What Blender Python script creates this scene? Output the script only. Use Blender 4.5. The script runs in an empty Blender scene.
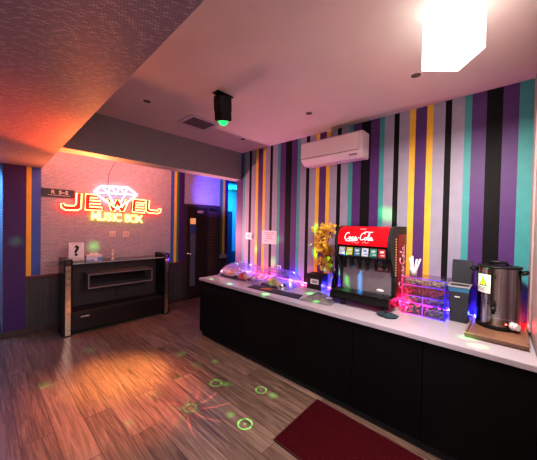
import bpy, bmesh, math, random
from mathutils import Vector, Matrix
random.seed(7)
SC = bpy.context.scene
COL = SC.collection
PI = math.pi

# ------------------------------------------------------------------ materials
def _new(name):
    m = bpy.data.materials.new(name); m.use_nodes = True
    nt = m.node_tree; b = nt.nodes['Principled BSDF']
    return m, nt, b

def mat(name, col, rough=.5, metal=0., emis=None, es=0., var=.12, scale=12., bump=0., spec=.5, stretch=(1,1,1), coat=0.):
    """Principled material with a procedural noise variation of the colour."""
    m, nt, b = _new(name); N = nt.nodes; L = nt.links
    tc = N.new('ShaderNodeTexCoord'); mp = N.new('ShaderNodeMapping'); mp.inputs['Scale'].default_value = stretch
    L.new(tc.outputs['Object'], mp.inputs['Vector'])
    no = N.new('ShaderNodeTexNoise'); no.inputs['Scale'].default_value = scale; no.inputs['Detail'].default_value = 4
    L.new(mp.outputs['Vector'], no.inputs['Vector'])
    cr = N.new('ShaderNodeValToRGB')
    cr.color_ramp.elements[0].position = .3; cr.color_ramp.elements[1].position = .7
    cr.color_ramp.elements[0].color = tuple(c*(1-var) for c in col[:3])+(1,)
    cr.color_ramp.elements[1].color = tuple(min(1, c*(1+var)) for c in col[:3])+(1,)
    L.new(no.outputs['Fac'], cr.inputs['Fac']); L.new(cr.outputs['Color'], b.inputs['Base Color'])
    b.inputs['Roughness'].default_value = rough; b.inputs['Metallic'].default_value = metal
    b.inputs['Specular IOR Level'].default_value = spec; b.inputs['Coat Weight'].default_value = coat
    if emis: b.inputs['Emission Color'].default_value = (*emis[:3], 1); b.inputs['Emission Strength'].default_value = es
    if bump:
        bp = N.new('ShaderNodeBump'); bp.inputs['Strength'].default_value = bump; bp.inputs['Distance'].default_value = .01
        L.new(no.outputs['Fac'], bp.inputs['Height']); L.new(bp.outputs['Normal'], b.inputs['Normal'])
    return m

def emit(name, col, s):
    return mat(name, tuple(c*.3 for c in col), .4, emis=col, es=s)

def acrylic(name, col=(.9,.9,.95), trans=.75, diff=.12, rough=.08):
    """thin clear sheet: mostly passes light straight through, with a little gloss and edge haze."""
    m, nt, b = _new(name); N = nt.nodes; L = nt.links
    N.remove(b); out = [n for n in N if n.type == 'OUTPUT_MATERIAL'][0]
    t = N.new('ShaderNodeBsdfTransparent'); t.inputs['Color'].default_value = (*col, 1)
    g = N.new('ShaderNodeBsdfGlossy'); g.inputs['Roughness'].default_value = rough
    d = N.new('ShaderNodeBsdfTranslucent'); d.inputs['Color'].default_value = (*col, 1)
    fr = N.new('ShaderNodeLayerWeight'); fr.inputs['Blend'].default_value = .25
    noise = N.new('ShaderNodeTexNoise'); noise.inputs['Scale'].default_value = 8
    mr = N.new('ShaderNodeMapRange'); mr.inputs[3].default_value = diff*.6; mr.inputs[4].default_value = diff*1.4
    L.new(noise.outputs['Fac'], mr.inputs[0])
    m1 = N.new('ShaderNodeMixShader'); m2 = N.new('ShaderNodeMixShader')
    mx = N.new('ShaderNodeMath'); mx.operation = 'MULTIPLY_ADD'; mx.inputs[1].default_value = .5; mx.inputs[2].default_value = 1-trans-diff
    mx.use_clamp = True
    L.new(fr.outputs['Facing'], mx.inputs[0])
    L.new(mr.outputs[0], m1.inputs[0]); L.new(t.outputs[0], m1.inputs[1]); L.new(d.outputs[0], m1.inputs[2])
    L.new(mx.outputs[0], m2.inputs[0]); L.new(m1.outputs[0], m2.inputs[1]); L.new(g.outputs[0], m2.inputs[2])
    L.new(m2.outputs[0], out.inputs['Surface'])
    return m

def wallpaper(name, c0, c1, sx, sy, axes='XZ', bump=.35, fleck=None):
    """embossed wallpaper: rows of short dashes, offset like brickwork, broken up by noise."""
    m, nt, b = _new(name); N = nt.nodes; L = nt.links
    tc = N.new('ShaderNodeTexCoord'); sp = N.new('ShaderNodeSeparateXYZ'); cb = N.new('ShaderNodeCombineXYZ')
    L.new(tc.outputs['Object'], sp.inputs[0])
    L.new(sp.outputs[axes[0]], cb.inputs[0]); L.new(sp.outputs[axes[1]], cb.inputs[1])
    rot = N.new('ShaderNodeMapping'); rot.inputs['Rotation'].default_value = (0,0,.35 if fleck else 0)
    L.new(cb.outputs[0], rot.inputs['Vector'])
    br = N.new('ShaderNodeTexBrick'); br.inputs['Scale'].default_value = 1
    br.inputs['Brick Width'].default_value = sx; br.inputs['Row Height'].default_value = sy
    br.inputs['Mortar Size'].default_value = sy*.22; br.inputs['Mortar Smooth'].default_value = .6
    br.inputs['Color1'].default_value = (*c0, 1); br.inputs['Color2'].default_value = (*c1, 1)
    br.inputs['Mortar'].default_value = (*(c*.62 for c in c0), 1)
    L.new(rot.outputs[0], br.inputs['Vector'])
    no = N.new('ShaderNodeTexNoise'); no.inputs['Scale'].default_value = 1.2/sx; no.inputs['Detail'].default_value = 3
    L.new(rot.outputs[0], no.inputs['Vector'])
    mr = N.new('ShaderNodeMapRange'); mr.inputs[1].default_value = .55; mr.inputs[2].default_value = .72
    mr.inputs[3].default_value = 0; mr.inputs[4].default_value = 1
    if fleck:
        b2 = N.new('ShaderNodeTexBrick'); b2.inputs['Scale'].default_value = 1; b2.inputs['Brick Width'].default_value = sx; b2.inputs['Row Height'].default_value = sy
        b2.inputs['Mortar Size'].default_value = sy*.22; b2.inputs['Color1'].default_value = (0,0,0,1); b2.inputs['Color2'].default_value = (1,1,1,1); b2.inputs['Mortar'].default_value = (0,0,0,1)
        L.new(rot.outputs[0], b2.inputs['Vector']); L.new(b2.outputs['Color'], mr.inputs[0]); mr.inputs[1].default_value = .74; mr.inputs[2].default_value = .80
    else: L.new(no.outputs['Fac'], mr.inputs[0])
    mix = N.new('ShaderNodeMixRGB'); mix.blend_type = 'MIX'
    fc = fleck or tuple(min(1, c*1.25) for c in c1)
    mix.inputs['Color2'].default_value = (*fc, 1)
    ml = N.new('ShaderNodeMath'); ml.operation = 'MULTIPLY'; ml.inputs[1].default_value = .75 if fleck else .45
    iv = N.new('ShaderNodeMath'); iv.operation = 'SUBTRACT'; iv.inputs[0].default_value = 1
    L.new(br.outputs['Fac'], iv.inputs[1])
    m2 = N.new('ShaderNodeMath'); m2.operation = 'MULTIPLY'
    L.new(mr.outputs[0], ml.inputs[0]); L.new(ml.outputs[0], m2.inputs[0]); L.new(iv.outputs[0], m2.inputs[1])
    L.new(m2.outputs[0], mix.inputs['Fac']); L.new(br.outputs['Color'], mix.inputs['Color1'])
    L.new(mix.outputs[0], b.inputs['Base Color'])
    bp = N.new('ShaderNodeBump'); bp.inputs['Strength'].default_value = bump; bp.inputs['Distance'].default_value = .006
    L.new(mix.outputs[0], bp.inputs['Height']); L.new(bp.outputs['Normal'], b.inputs['Normal'])
    b.inputs['Roughness'].default_value = .55
    return m

def planks(name, w, ln, cols, rough=.38, along='Y', across='X', grain=1., gap=.0025):
    m, nt, b = _new(name); N = nt.nodes; L = nt.links
    tc = N.new('ShaderNodeTexCoord'); sp = N.new('ShaderNodeSeparateXYZ'); cb = N.new('ShaderNodeCombineXYZ')
    L.new(tc.outputs['Object'], sp.inputs[0])
    L.new(sp.outputs[along], cb.inputs[0]); L.new(sp.outputs[across], cb.inputs[1])
    br = N.new('ShaderNodeTexBrick'); br.inputs['Scale'].default_value = 1; br.offset = .37; br.offset_frequency = 2
    br.inputs['Brick Width'].default_value = ln; br.inputs['Row Height'].default_value = w
    br.inputs['Mortar Size'].default_value = gap; br.inputs['Mortar Smooth'].default_value = .3
    br.inputs['Color1'].default_value = (.1,.1,.1,1); br.inputs['Color2'].default_value = (.9,.9,.9,1); br.inputs['Mortar'].default_value = (.5,.5,.5,1)
    L.new(cb.outputs[0], br.inputs['Vector'])
    # grain: noise stretched along the plank, shifted by each plank's own shade
    add = N.new('ShaderNodeVectorMath'); add.operation = 'ADD'; sc = N.new('ShaderNodeVectorMath'); sc.operation = 'SCALE'; sc.inputs['Scale'].default_value = 4.5
    L.new(br.outputs['Color'], sc.inputs[0]); L.new(cb.outputs[0], add.inputs[0]); L.new(sc.outputs[0], add.inputs[1])
    mp = N.new('ShaderNodeMapping'); mp.inputs['Scale'].default_value = (1.1*grain, 20*grain, 1)
    L.new(add.outputs[0], mp.inputs['Vector'])
    no = N.new('ShaderNodeTexNoise'); no.inputs['Scale'].default_value = 2.2; no.inputs['Detail'].default_value = 7; no.inputs['Roughness'].default_value = .62; no.inputs['Distortion'].default_value = .9
    L.new(mp.outputs[0], no.inputs['Vector'])
    md = N.new('ShaderNodeMath'); md.operation = 'MULTIPLY_ADD'; md.inputs[1].default_value = .22; 
    L.new(br.outputs['Color'], md.inputs[0]); L.new(no.outputs['Fac'], md.inputs[2])
    cr = N.new('ShaderNodeValToRGB'); e = cr.color_ramp.elements
    e[0].position = .35; e[0].color = (*cols[0],1); e[1].position = .85; e[1].color = (*cols[2],1)
    k = e.new(.58); k.color = (*cols[1],1)
    L.new(md.outputs[0], cr.inputs['Fac'])
    mix = N.new('ShaderNodeMixRGB'); mix.blend_type = 'MULTIPLY'; mix.inputs['Color2'].default_value = (.25,.22,.22,1)
    L.new(br.outputs['Fac'], mix.inputs['Fac']); L.new(cr.outputs[0], mix.inputs['Color1'])
    L.new(mix.outputs[0], b.inputs['Base Color'])
    b.inputs['Roughness'].default_value = rough
    bp = N.new('ShaderNodeBump'); bp.inputs['Strength'].default_value = .12; bp.inputs['Distance'].default_value = .004
    L.new(no.outputs['Fac'], bp.inputs['Height']); L.new(bp.outputs['Normal'], b.inputs['Normal'])
    return m

# ------------------------------------------------------------------ mesh builder
class MB:
    def __init__(s): s.bm = bmesh.new(); s.mi = 0
    def _tag(s, fs):
        for f in fs: f.material_index = s.mi
        return s
    def box(s, x0,x1,y0,y1,z0,z1, bev=0.):
        r = bmesh.ops.create_cube(s.bm, size=1)
        v = r['verts']
        bmesh.ops.scale(s.bm, vec=(x1-x0,y1-y0,z1-z0), verts=v); bmesh.ops.translate(s.bm, vec=((x0+x1)/2,(y0+y1)/2,(z0+z1)/2), verts=v)
        fs = list({f for q in v for f in q.link_faces})
        if bev:
            es = list({e for q in v for e in q.link_edges})
            rb = bmesh.ops.bevel(s.bm, geom=es, offset=bev, segments=2, profile=.7, affect='EDGES', clamp_overlap=True)
            fs = list({f for f in rb['faces']} | {f for f in fs if f.is_valid})
        return s._tag(fs)
    def quad(s, *pts):
        f = s.bm.faces.new([s.bm.verts.new(p) for p in pts]); return s._tag([f])
    def tube(s, pts, r, n=10, closed=False, caps=True, flat=1.):
        pts = [Vector(p) for p in pts]; k = len(pts); rs = r if isinstance(r,(list,tuple)) else [r]*k
        rings = []; up = None
        for i,p in enumerate(pts):
            if closed: d = (pts[(i+1)%k]-pts[i-1])
            else: d = pts[min(i+1,k-1)]-pts[max(i-1,0)]
            if d.length < 1e-9: d = Vector((0,0,1))
            d.normalize()
            if up is None:
                up = Vector((0,0,1)) if abs(d.z)<.9 else Vector((1,0,0))
            a = d.cross(up)
            if a.length < 1e-4: a = d.cross(Vector((1,.2,.1)))
            a.normalize(); up = a.cross(d).normalized()
            rings.append([s.bm.verts.new(p + (a*math.cos(2*PI*j/n) + up*flat*math.sin(2*PI*j/n))*rs[i]) for j in range(n)])
        fs = []
        for i in range(k if closed else k-1):
            A, B = rings[i], rings[(i+1)%k]
            for j in range(n):
                f = s.bm.faces.new((A[j],A[(j+1)%n],B[(j+1)%n],B[j])); f.smooth = True; fs.append(f)
        if caps and not closed:
            fs.append(s.bm.faces.new(rings[0][::-1])); fs.append(s.bm.faces.new(rings[-1]))
        return s._tag(fs)
    def lathe(s, prof, c=(0,0,0), n=32, axis='Z', arc=2*PI):
        """prof: list of (r, h)."""
        rings = []; fs = []
        full = abs(arc-2*PI) < 1e-6; cnt = n if full else n+1
        for r,h in prof:
            ring = []
            for j in range(cnt):
                a = arc*j/n; p = (r*math.cos(a), r*math.sin(a), h)
                if axis == 'X': p = (p[2], p[0], p[1])
                if axis == 'Y': p = (p[1], p[2], p[0])
                ring.append(s.bm.verts.new(Vector(p)+Vector(c)))
            rings.append(ring)
        for i in range(len(rings)-1):
            A,B = rings[i], rings[i+1]
            for j in range(n if full else n):
                f = s.bm.faces.new((A[j],A[(j+1)%cnt],B[(j+1)%cnt],B[j])); f.smooth = True; fs.append(f)
        bmesh.ops.remove_doubles(s.bm, verts=[v for r in rings for v in r], dist=1e-6)
        return s._tag([f for f in fs if f.is_valid])
    def prism(s, poly, h0, h1, plane='XZ'):
        """polygon (a,b) extruded along the remaining axis from h0 to h1."""
        def P(a,b,h): return {'XZ':(a,h,b),'YZ':(h,a,b),'XY':(a,b,h)}[plane]
        A = [s.bm.verts.new(P(a,b,h0)) for a,b in poly]; B = [s.bm.verts.new(P(a,b,h1)) for a,b in poly]
        n = len(poly); fs = []
        for i in range(n): fs.append(s.bm.faces.new((A[i],A[(i+1)%n],B[(i+1)%n],B[i])))
        fs.append(s.bm.faces.new(A[::-1])); fs.append(s.bm.faces.new(B))
        return s._tag(fs)
    def ball(s, c, r, sc=(1,1,1), sub=2, jit=0.):
        res = bmesh.ops.create_icosphere(s.bm, subdivisions=sub, radius=r)
        for v in res['verts']:
            k = 1+random.uniform(-jit,jit)
            v.co = Vector((v.co.x*sc[0]*k, v.co.y*sc[1]*k, v.co.z*sc[2]*k)) + Vector(c)
        fs = list({f for q in res['verts'] for f in q.link_faces})
        for f in fs: f.smooth = True
        return s._tag(fs)
    def build(s, name, mats, parent=None, label=None):
        if not isinstance(mats,(list,tuple)): mats = [mats]
        bmesh.ops.recalc_face_normals(s.bm, faces=s.bm.faces[:])
        me = bpy.data.meshes.new(name); 
        if parent is not None:
            off = parent_loc(parent); bmesh.ops.translate(s.bm, vec=-off, verts=s.bm.verts[:])
        s.bm.to_mesh(me); s.bm.free()
        for m in mats: me.materials.append(m)
        o = bpy.data.objects.new(name, me); COL.objects.link(o)
        if parent is not None: o.parent = parent
        if label: o['label'] = label
        return o

def parent_loc(p):
    v = Vector((0,0,0))
    while p is not None: v += p.location; p = p.parent
    return v
def struct(o): o['kind'] = 'structure'; return o
def thing(name, label, cat, loc, group=None):
    o = bpy.data.objects.new(name, None); COL.objects.link(o); o.location = loc; o.empty_display_size = .05
    return tag(o, label, cat, group)
def tag(o, label, cat, group=None):
    o['label'] = label; o['category'] = cat
    if group: o['group'] = group
    return o
def text_mesh(txt, size, depth=.002, bold=0., shear=0., sx=1., align='CENTER'):
    """built-in font outline as a mesh; returns (verts, faces) in XY, extruded along Z."""
    cu = bpy.data.curves.new('txt', 'FONT'); cu.body = txt; cu.size = size; cu.extrude = depth; cu.offset = bold; cu.shear = shear
    cu.align_x = align; cu.align_y = 'CENTER'; cu.resolution_u = 3
    ob = bpy.data.objects.new('txt', cu); COL.objects.link(ob)
    dg = bpy.context.evaluated_depsgraph_get(); dg.update()
    me = bpy.data.meshes.new_from_object(ob.evaluated_get(dg))
    V = [(v.co.x*sx, v.co.y, v.co.z) for v in me.vertices]; F = [tuple(p.vertices) for p in me.polygons]
    bpy.data.objects.remove(ob); bpy.data.curves.remove(cu); bpy.data.meshes.remove(me)
    return V, F
def put_text(mb, txt, size, org, right, up, **k):
    """adds text to a builder, laid on the plane (right, up) with its outward normal right x up."""
    V,F = text_mesh(txt, size, **k); R_, U_ = Vector(right).normalized(), Vector(up).normalized(); N_ = R_.cross(U_)
    vs = [mb.bm.verts.new(Vector(org)+R_*a+U_*b+N_*c) for a,b,c in V]; fs = []
    for f in F:
        try: q = mb.bm.faces.new([vs[i] for i in f]); fs.append(q)
        except ValueError: pass
    mb._tag(fs); return mb
FONT_YZ = ((0,-1,0),(0,0,1))     # text read on the striped wall side (facing -x): right is -y
FONT_XZ = ((1,0,0),(0,0,1))      # text read on the far wall (facing -y)

# ------------------------------------------------------------------ palette
M = {}
M['floor'] = planks('floor wood', .19, 1.25, ((.042,.027,.021),(.14,.092,.068),(.29,.20,.15)), rough=.33)
M['ceil'] = mat('ceiling paint', (.66,.57,.53), .7, var=.03, scale=3)
M['low'] = wallpaper('embossed ceiling paper', (.25,.20,.255), (.31,.255,.30), .022, .008, 'XY', .5, fleck=(.50,.41,.44))
M['beam'] = wallpaper('beam paper', (.27,.25,.25), (.32,.29,.29), .04, .014, 'XZ', .3)
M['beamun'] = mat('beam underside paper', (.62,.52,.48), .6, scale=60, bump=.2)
M['paper'] = wallpaper('grey embossed wallpaper', (.40,.36,.39), (.50,.45,.48), .05, .020, 'XZ', .4)
M['plain'] = mat('pale wall paint', (.45,.42,.44), .7, var=.04, scale=4)
M['purple'] = mat('purple stripe', (.085,.03,.155), .55, var=.06)
M['dpurple'] = mat('deep purple stripe', (.05,.013,.13), .55, var=.06)
M['teal'] = mat('teal stripe', (.055,.31,.31), .55, var=.06)
M['black'] = mat('black stripe', (.010,.010,.011), .6, var=.1, spec=.15)
M['lav'] = mat('lavender grey stripe', (.31,.30,.385), .6, var=.05)
M['yellow'] = mat('yellow stripe', (.76,.48,.045), .55, var=.06)
M['blue'] = mat('blue stripe', (.05,.11,.42), .55, var=.06)
M['green'] = mat('green stripe', (.05,.20,.10), .55, var=.06)
M['wains'] = planks('dark wainscot wood', .155, 3., ((.020,.018,.018),(.05,.042,.042),(.085,.072,.07)), rough=.5, along='Z', across='X', grain=1.3)
M['rail'] = mat('oxblood rail', (.10,.02,.025), .35, var=.2)
M['skirt'] = mat('dark red skirting', (.055,.03,.032), .4, var=.2)
M['doorwood'] = planks('dark brown door veneer', .9, 3., ((.014,.007,.007),(.028,.013,.012),(.042,.02,.018)), rough=.42, along='Z', across='X', gap=.0)
M['louver'] = mat('brown slats', (.085,.042,.036), .45, var=.15)
M['glassdark'] = mat('frosted blue grey glass', (.10,.11,.15), .15, var=.1)
M['amber'] = mat('orange reflection on glass', (.75,.42,.22), .3, emis=(1,.5,.2), es=.12)  # orange reflection in the door's glass strip, painted as colour with slight glow
M['bluerefl'] = mat('blue reflection on glass', (.05,.07,.22), .2)  # blue reflection in the same glass strip, put into the colour
M['brass'] = mat('brass', (.60,.42,.16), .3, .9)
M['chrome'] = mat('brushed steel', (.62,.60,.60), .22, 1., var=.08, scale=20, stretch=(6,6,.2))
M['mirror'] = mat('speckled mirror strip', (.62,.50,.42), .16, .9, var=.3, scale=25)
M['gloss'] = mat('black lacquer', (.006,.006,.006), .2, spec=.35)
M['cab'] = mat('matt black laminate', (.0035,.0035,.004), .5, var=.12, spec=.15)
M['gap'] = mat('shadow gap', (.004,.004,.004), .8)
M['top'] = mat('white counter laminate', (.40,.36,.40), .2, var=.04, scale=5)
M['deskw'] = planks('brown desk laminate', 1.2, 3., ((.010,.005,.005),(.02,.010,.010),(.03,.015,.014)), rough=.45, along='X', across='Z', gap=0)
M['deskg'] = mat('desk niche grey laminate', (.15,.12,.12), .4)
M['deskd'] = mat('dark plinth laminate', (.012,.007,.007), .3)
M['white'] = mat('white plastic', (.75,.72,.72), .4, var=.03)
M['acw'] = mat('off white air conditioner plastic', (.72,.62,.62), .4, var=.03)
M['acd'] = mat('grey seam', (.25,.20,.21), .5)
M['dark'] = mat('black plastic', (.010,.010,.011), .4, spec=.3)
M['char'] = mat('charcoal grey plastic', (.019,.020,.023), .5, spec=.3, var=.1)
M['card'] = mat('white paper', (.78,.74,.76), .7, var=.03)
M['ink'] = mat('black ink', (.012,.012,.014), .7)
M['inkred'] = mat('faded red ink', (.50,.18,.22), .7)
M['inkgrey'] = mat('grey ink', (.30,.28,.30), .7)
M['matred'] = mat('red mat pile', (.045,.0035,.006), .95, spec=.05, var=.5, scale=140, bump=.8)
M['cream'] = mat('cream lettering', (.80,.68,.55), .5)

# ------------------------------------------------------------------ the room
XW, YB, ZC, ZL = 2.94, 5.0, 2.776, 2.335
def edge_x(y): return .495 + .0188*y            # edge of the lowered ceiling
b = MB(); b.box(-1.6, 6.2, -2.7, 7.2, -.1, 0); struct(b.build('floor', M['floor']))
b = MB(); b.box(.3, 6.2, -.3, 7.2, ZC, ZC+.1); struct(b.build('ceiling', M['ceil']))
b = MB(); b.prism([(-1.6,-2.7),(edge_x(-2.7),-2.7),(edge_x(5.0),5.0),(edge_x(5.0),6.2),(-1.6,6.2)], ZL, ZC+.1, 'XY')
struct(b.build('ceiling', M['low']))
b = MB(); b.box(.5, 3.2, -2.7, -.3, ZL+.3, ZC+.1); struct(b.build('ceiling', M['ceil']))
# beam across the room in front of the sign wall
b = MB(); b.prism([(edge_x(3.4),3.40),(3.6,3.345),(3.6,3.55),(edge_x(3.5),3.63)], ZL, ZC+.02, 'XY')
b.bm.faces.ensure_lookup_table()
b.bm.normal_update()
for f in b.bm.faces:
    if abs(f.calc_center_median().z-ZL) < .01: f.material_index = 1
struct(b.build('trim_1', [M['beam'], M['beamun']]))
# striped wall
seq = [('teal',.05),('purple',.099),('black',.105),('purple',.101),('teal',.051),('lav',.097),('black',.05),('lav',.098),('yellow',.053),('purple',.098),('yellow',.053),('lav',.10),('black',.05),('lav',.098)]
names = ['teal','purple','black','lav','yellow']
b = MB(); y = 1.052-1.103
b.mi = 0
b.quad((XW,-.3,0),(XW,y,0),(XW,y,ZC),(XW,-.3,ZC))
k = 0
while y < 3.46:
    n, w = seq[k % 14]; y1 = min(y+w, 3.47)
    if k >= 42+1: n = 'purple'; y1 = 3.47
    b.mi = names.index(n); b.quad((XW,y,0),(XW,y1,0),(XW,y1,ZC),(XW,y,ZC)); y = y1; k += 1
b.mi = 1; b.quad((XW,3.47,0),(XW+.15,3.47,0),(XW+.15,3.47,ZC),(XW,3.47,ZC))
b.mi = 3; b.quad((XW+.15,3.47,0),(XW+.15,-.3,0),(XW+.15,-.3,ZC),(XW+.15,3.47,ZC))
struct(b.build('wall_right', [M[n] for n in names]))
# near end wall beside the counter, with a light trim post
b = MB(); b.prism([(1.35,-.170),(XW+.15,-.078),(XW+.15,-.30),(1.35,-.30)], 0, ZC, 'XY'); struct(b.build('wall_near', mat('warm grey wall paint', (.36,.29,.29), .5, var=.05)))
b = MB(); b.prism([(2.66,-.100),(2.74,-.096),(2.74,-.085),(2.66,-.089)], .86, ZC-.10, 'XY'); b.prism([(2.80,-.093),(2.83,-.092),(2.83,-.084),(2.80,-.086)], .86, ZC-.02, 'XY')
struct(b.build('trim_2', mat('pinkish door trim', (.42,.31,.30), .3, var=.1)))
b = MB(); b.box(1.35, 1.45, -2.7, -.20, 0, ZC); struct(b.build('wall_side', M['plain']))
b = MB(); b.box(-1.7, 1.45, -2.8, -2.7, 0, ZC); struct(b.build('wall_back', M['plain']))
b = MB(); b.box(-1.7, -1.6, -2.7, 6.2, 0, ZC); struct(b.build('wall_left', M['plain']))
# far wall carrying the sign, with the doorway to the corridor on its right
b = MB(); b.box(.2, 2.84, YB, YB+.12, 0, ZC); b.box(2.84, 3.735, YB, YB+.12, 2.0, ZC); b.box(3.735, 3.97, YB, YB+.12, 0, ZC)
b.box(3.97, 6.2, YB, YB+.12, 2.72, ZC)
struct(b.build('wall_far', M['paper']))
b = MB(); b.box(.2, .3, YB+.12, 6.05, 0, ZL); struct(b.build('wall_recess', M['paper']))
b = MB(); b.box(-1.6, .3, 6.05, 6.15, 0, ZL); struct(b.build('wall_recess', M['paper']))
# painted stripe bands
def bands(lst, z0, z1, yf=4.992):
    b = MB(); ms = []
    for i,(x0,x1,n,lo) in enumerate(lst):
        b.mi = i; b.box(x0,x1,yf,YB,lo if lo is not None else z0,z1); ms.append(M[n])
    return struct(b.build('trim_3', ms))
bands([(.43,.485,'yellow',None),(.485,.588,'blue',None)], .80, 2.335)
bands([(2.555,2.618,'blue',None),(2.618,2.675,'yellow',None),(2.675,2.722,'green',None),(2.722,2.84,'dpurple',None)], .80, ZC)
bands([(3.735,3.815,'green',None),(3.815,3.885,'yellow',None),(3.885,3.97,'dpurple',None)], .90, ZC)
b = MB(); b.box(.205,.43,4.975,YB,.0,2.335); struct(b.build('trim_4', M['dpurple']))
# wainscot, rail and skirting
for x0,x1,yy in ((.43,2.84,YB),(3.735,3.97,YB),(-1.6,.2,6.05)):
    b = MB(); b.box(x0,x1,yy-.012,yy,0,.78); struct(b.build('trim_5', M['wains']))
    b = MB(); b.box(x0,x1,yy-.028,yy,.77,.81,.006); struct(b.build('trim_6', M['rail']))
    b = MB(); b.box(x0,x1,yy-.03,yy,0,.085,.004); struct(b.build('baseboard_far', M['skirt']))
b = MB(); b.box(.185,.43,4.95,4.975,0,.085,.004); b.box(.18,.2,4.955,6.0,0,.085,.004); struct(b.build('baseboard_pillar', M['skirt']))
# corridor beyond the opening
M['corr'] = mat('corridor wall paint', (.35,.45,.55), .6, var=.05)
b = MB(); b.box(3.97, 6.2, 6.5, 6.6, .0, ZC); struct(b.build('wall_corridor', M['corr']))
b = MB(); b.box(3.97, 6.2, 6.47, 6.5, 0, .76); struct(b.build('trim_7', mat('corridor wainscot', (.03,.05,.10), .5)))
b = MB(); b.box(5.9, 6.0, 3.2, 6.5, 0, ZC); struct(b.build('wall_corridor', M['corr']))
b = MB(); b.box(3.87, 3.97, YB+.12, 6.5, 0, ZC); struct(b.build('wall_corridor', M['corr']))
b = MB(); b.box(4.9, 5.30, 6.44, 6.5, 0, 2.0); struct(b.build('door_2', mat('dark corridor door', (.015,.025,.06), .4)))
b = MB(); b.box(3.97, 6.0, 5.75, 5.85, 2.58, ZC); struct(b.build('trim_8', mat('corridor beam', (.04,.14,.16), .5)))

# the brown door
d = struct(bpy.data.objects.new('door_1', None)); COL.objects.link(d); d.location = (3.28, 4.98, 0)
b = MB(); b.box(2.84,2.90,4.97,5.05,0,2.0,.004); b.box(3.675,3.735,4.97,5.05,0,2.0,.004); b.box(2.90,3.675,4.97,5.05,1.945,2.0,.004); b.box(3.40,3.435,4.975,5.05,0,1.945)
b.build('door_frame', mat('door frame', (.05,.03,.03), .4), d)
b = MB(); b.box(2.90,3.40,4.985,5.03,.01,1.945,.003); b.build('door_leaf', M['doorwood'], d)
b = MB(); b.box(2.975,3.105,4.978,4.985,1.585,1.71,.001); b.build('window_pane', M['amber'], d, 'orange reflection painted at the top of the glass strip')
b = MB(); b.box(2.975,3.105,4.978,4.985,1.39,1.58,.001); b.build('window_pane', M['bluerefl'], d, 'blue reflection painted under the orange one')
b = MB(); b.box(2.985,3.105,4.978,4.985,.28,1.385,.001); b.build('window_pane', M['glassdark'], d, 'long grey glass pane')
b = MB(); b.lathe([(0,0),(1,0),(1,.008),(.82,.013),(0,.013)], n=28, axis='Y')
for v in b.bm.verts: v.co = Vector((v.co.x*.082+3.225, 4.985-v.co.y, v.co.z*.042+1.85))
pl = b.build('name_plaque', M['brass'], d)
b = MB(); b.lathe([(0,0),(1,0),(.95,.003),(0,.003)], n=28, axis='Y')
for v in b.bm.verts: v.co = Vector((v.co.x*.06+3.225, 4.971-v.co.y, v.co.z*.027+1.85))
b.build('plaque_field', mat('plaque field', (.40,.28,.12), .4), pl)
b = MB()
for i in range(26):
    z = .12+i*.068; b.prism([(4.982,z),(5.0,z+.012),(5.0,z+.066),(4.990,z+.062)], 3.437, 3.674, 'YZ')
b.build('louvre_panel', M['louver'], d)
b = MB(); b.lathe([(.027,0),(.027,.012),(.012,.016),(.012,.04)], (2.935,4.985,.965), 20, 'Y')
for v in b.bm.verts: v.co.y = 2*4.985-v.co.y
b.tube([(2.935,4.94,.965),(2.99,4.938,.963),(3.03,4.943,.96)], .009)
b.build('door_handle', M['chrome'], d)

# ------------------------------------------------------------------ ceiling fittings
t = thing('ceiling_lamp', 'glowing white cube lamp hanging under the ceiling at the right', 'lamp', (1.74,.279,ZC))
b = MB(); s = .104
b.box(-s,s,-s,s,2.5,2.768,.006)
rot = Matrix.Rotation(math.atan2(.259-.42,1.898-1.76),4,'Z')
for v in b.bm.verts: v.co = rot @ v.co + Vector((1.735,.278,0))
b.build('lamp_shade', emit('lamp opal glass', (1,.93,.84), 1.7), t)
b = MB(); b.box(-.07,.07,-.07,.07,2.752,ZC,.004)
for v in b.bm.verts: v.co = rot @ v.co + Vector((1.735,.278,0))
b.build('ceiling_mount', M['white'], t)

def downlight(x,y,label):
    t = thing('downlight', label, 'downlight', (x,y,ZC), 'recessed ceiling downlights')
    b = MB(); b.lathe([(.036,-.004),(.042,-.006),(.05,0)], (x,y,ZC), 28); b.build('trim_ring', M['acw'], t)
    b = MB(); b.lathe([(.036,-.004),(.03,-.0025),(.0,-.0025)], (x,y,ZC), 28); b.build('lens', mat('unlit lens', (.12,.10,.10), .2), t)
downlight(2.343,1.621,'small unlit downlight in front of the air conditioner')
downlight(2.295,.595,'small unlit downlight just left of the glowing cube lamp')
downlight(2.465,2.796,'small unlit downlight right of the ceiling vent, by the striped wall')
downlight(1.102,2.671,'small unlit downlight close to the edge of the lowered ceiling')

t = thing('ceiling_vent', 'square grey air vent set in the ceiling by the beam', 'vent', (1.735,2.745,ZC))
M['ventf'] = mat('vent frame grey', (.55,.48,.50), .5)
b = MB(); c = (1.55,1.93,2.59,2.93); w = .045; z0, z1 = ZC-.012, ZC
b.box(c[0],c[0]+w,c[2],c[3],z0,z1); b.box(c[1]-w,c[1],c[2],c[3],z0,z1); b.box(c[0]+w,c[1]-w,c[2],c[2]+w,z0,z1); b.box(c[0]+w,c[1]-w,c[3]-w,c[3],z0,z1)
b.build('vent_frame', M['ventf'], t)
b = MB()
b.box(c[0]+w,c[1]-w,c[2]+w,c[3]-w,z1-.003,z1)
for i in range(13):
    yy = c[2]+w+.006+i*.0185; b.prism([(yy,z1-.003),(yy+.010,z1-.013),(yy+.012,z1-.012),(yy+.003,z1-.003)], c[0]+w, c[1]-w, 'YZ')
b.build('vent_grille', mat('vent grille', (.12,.09,.10), .6), t)

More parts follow.
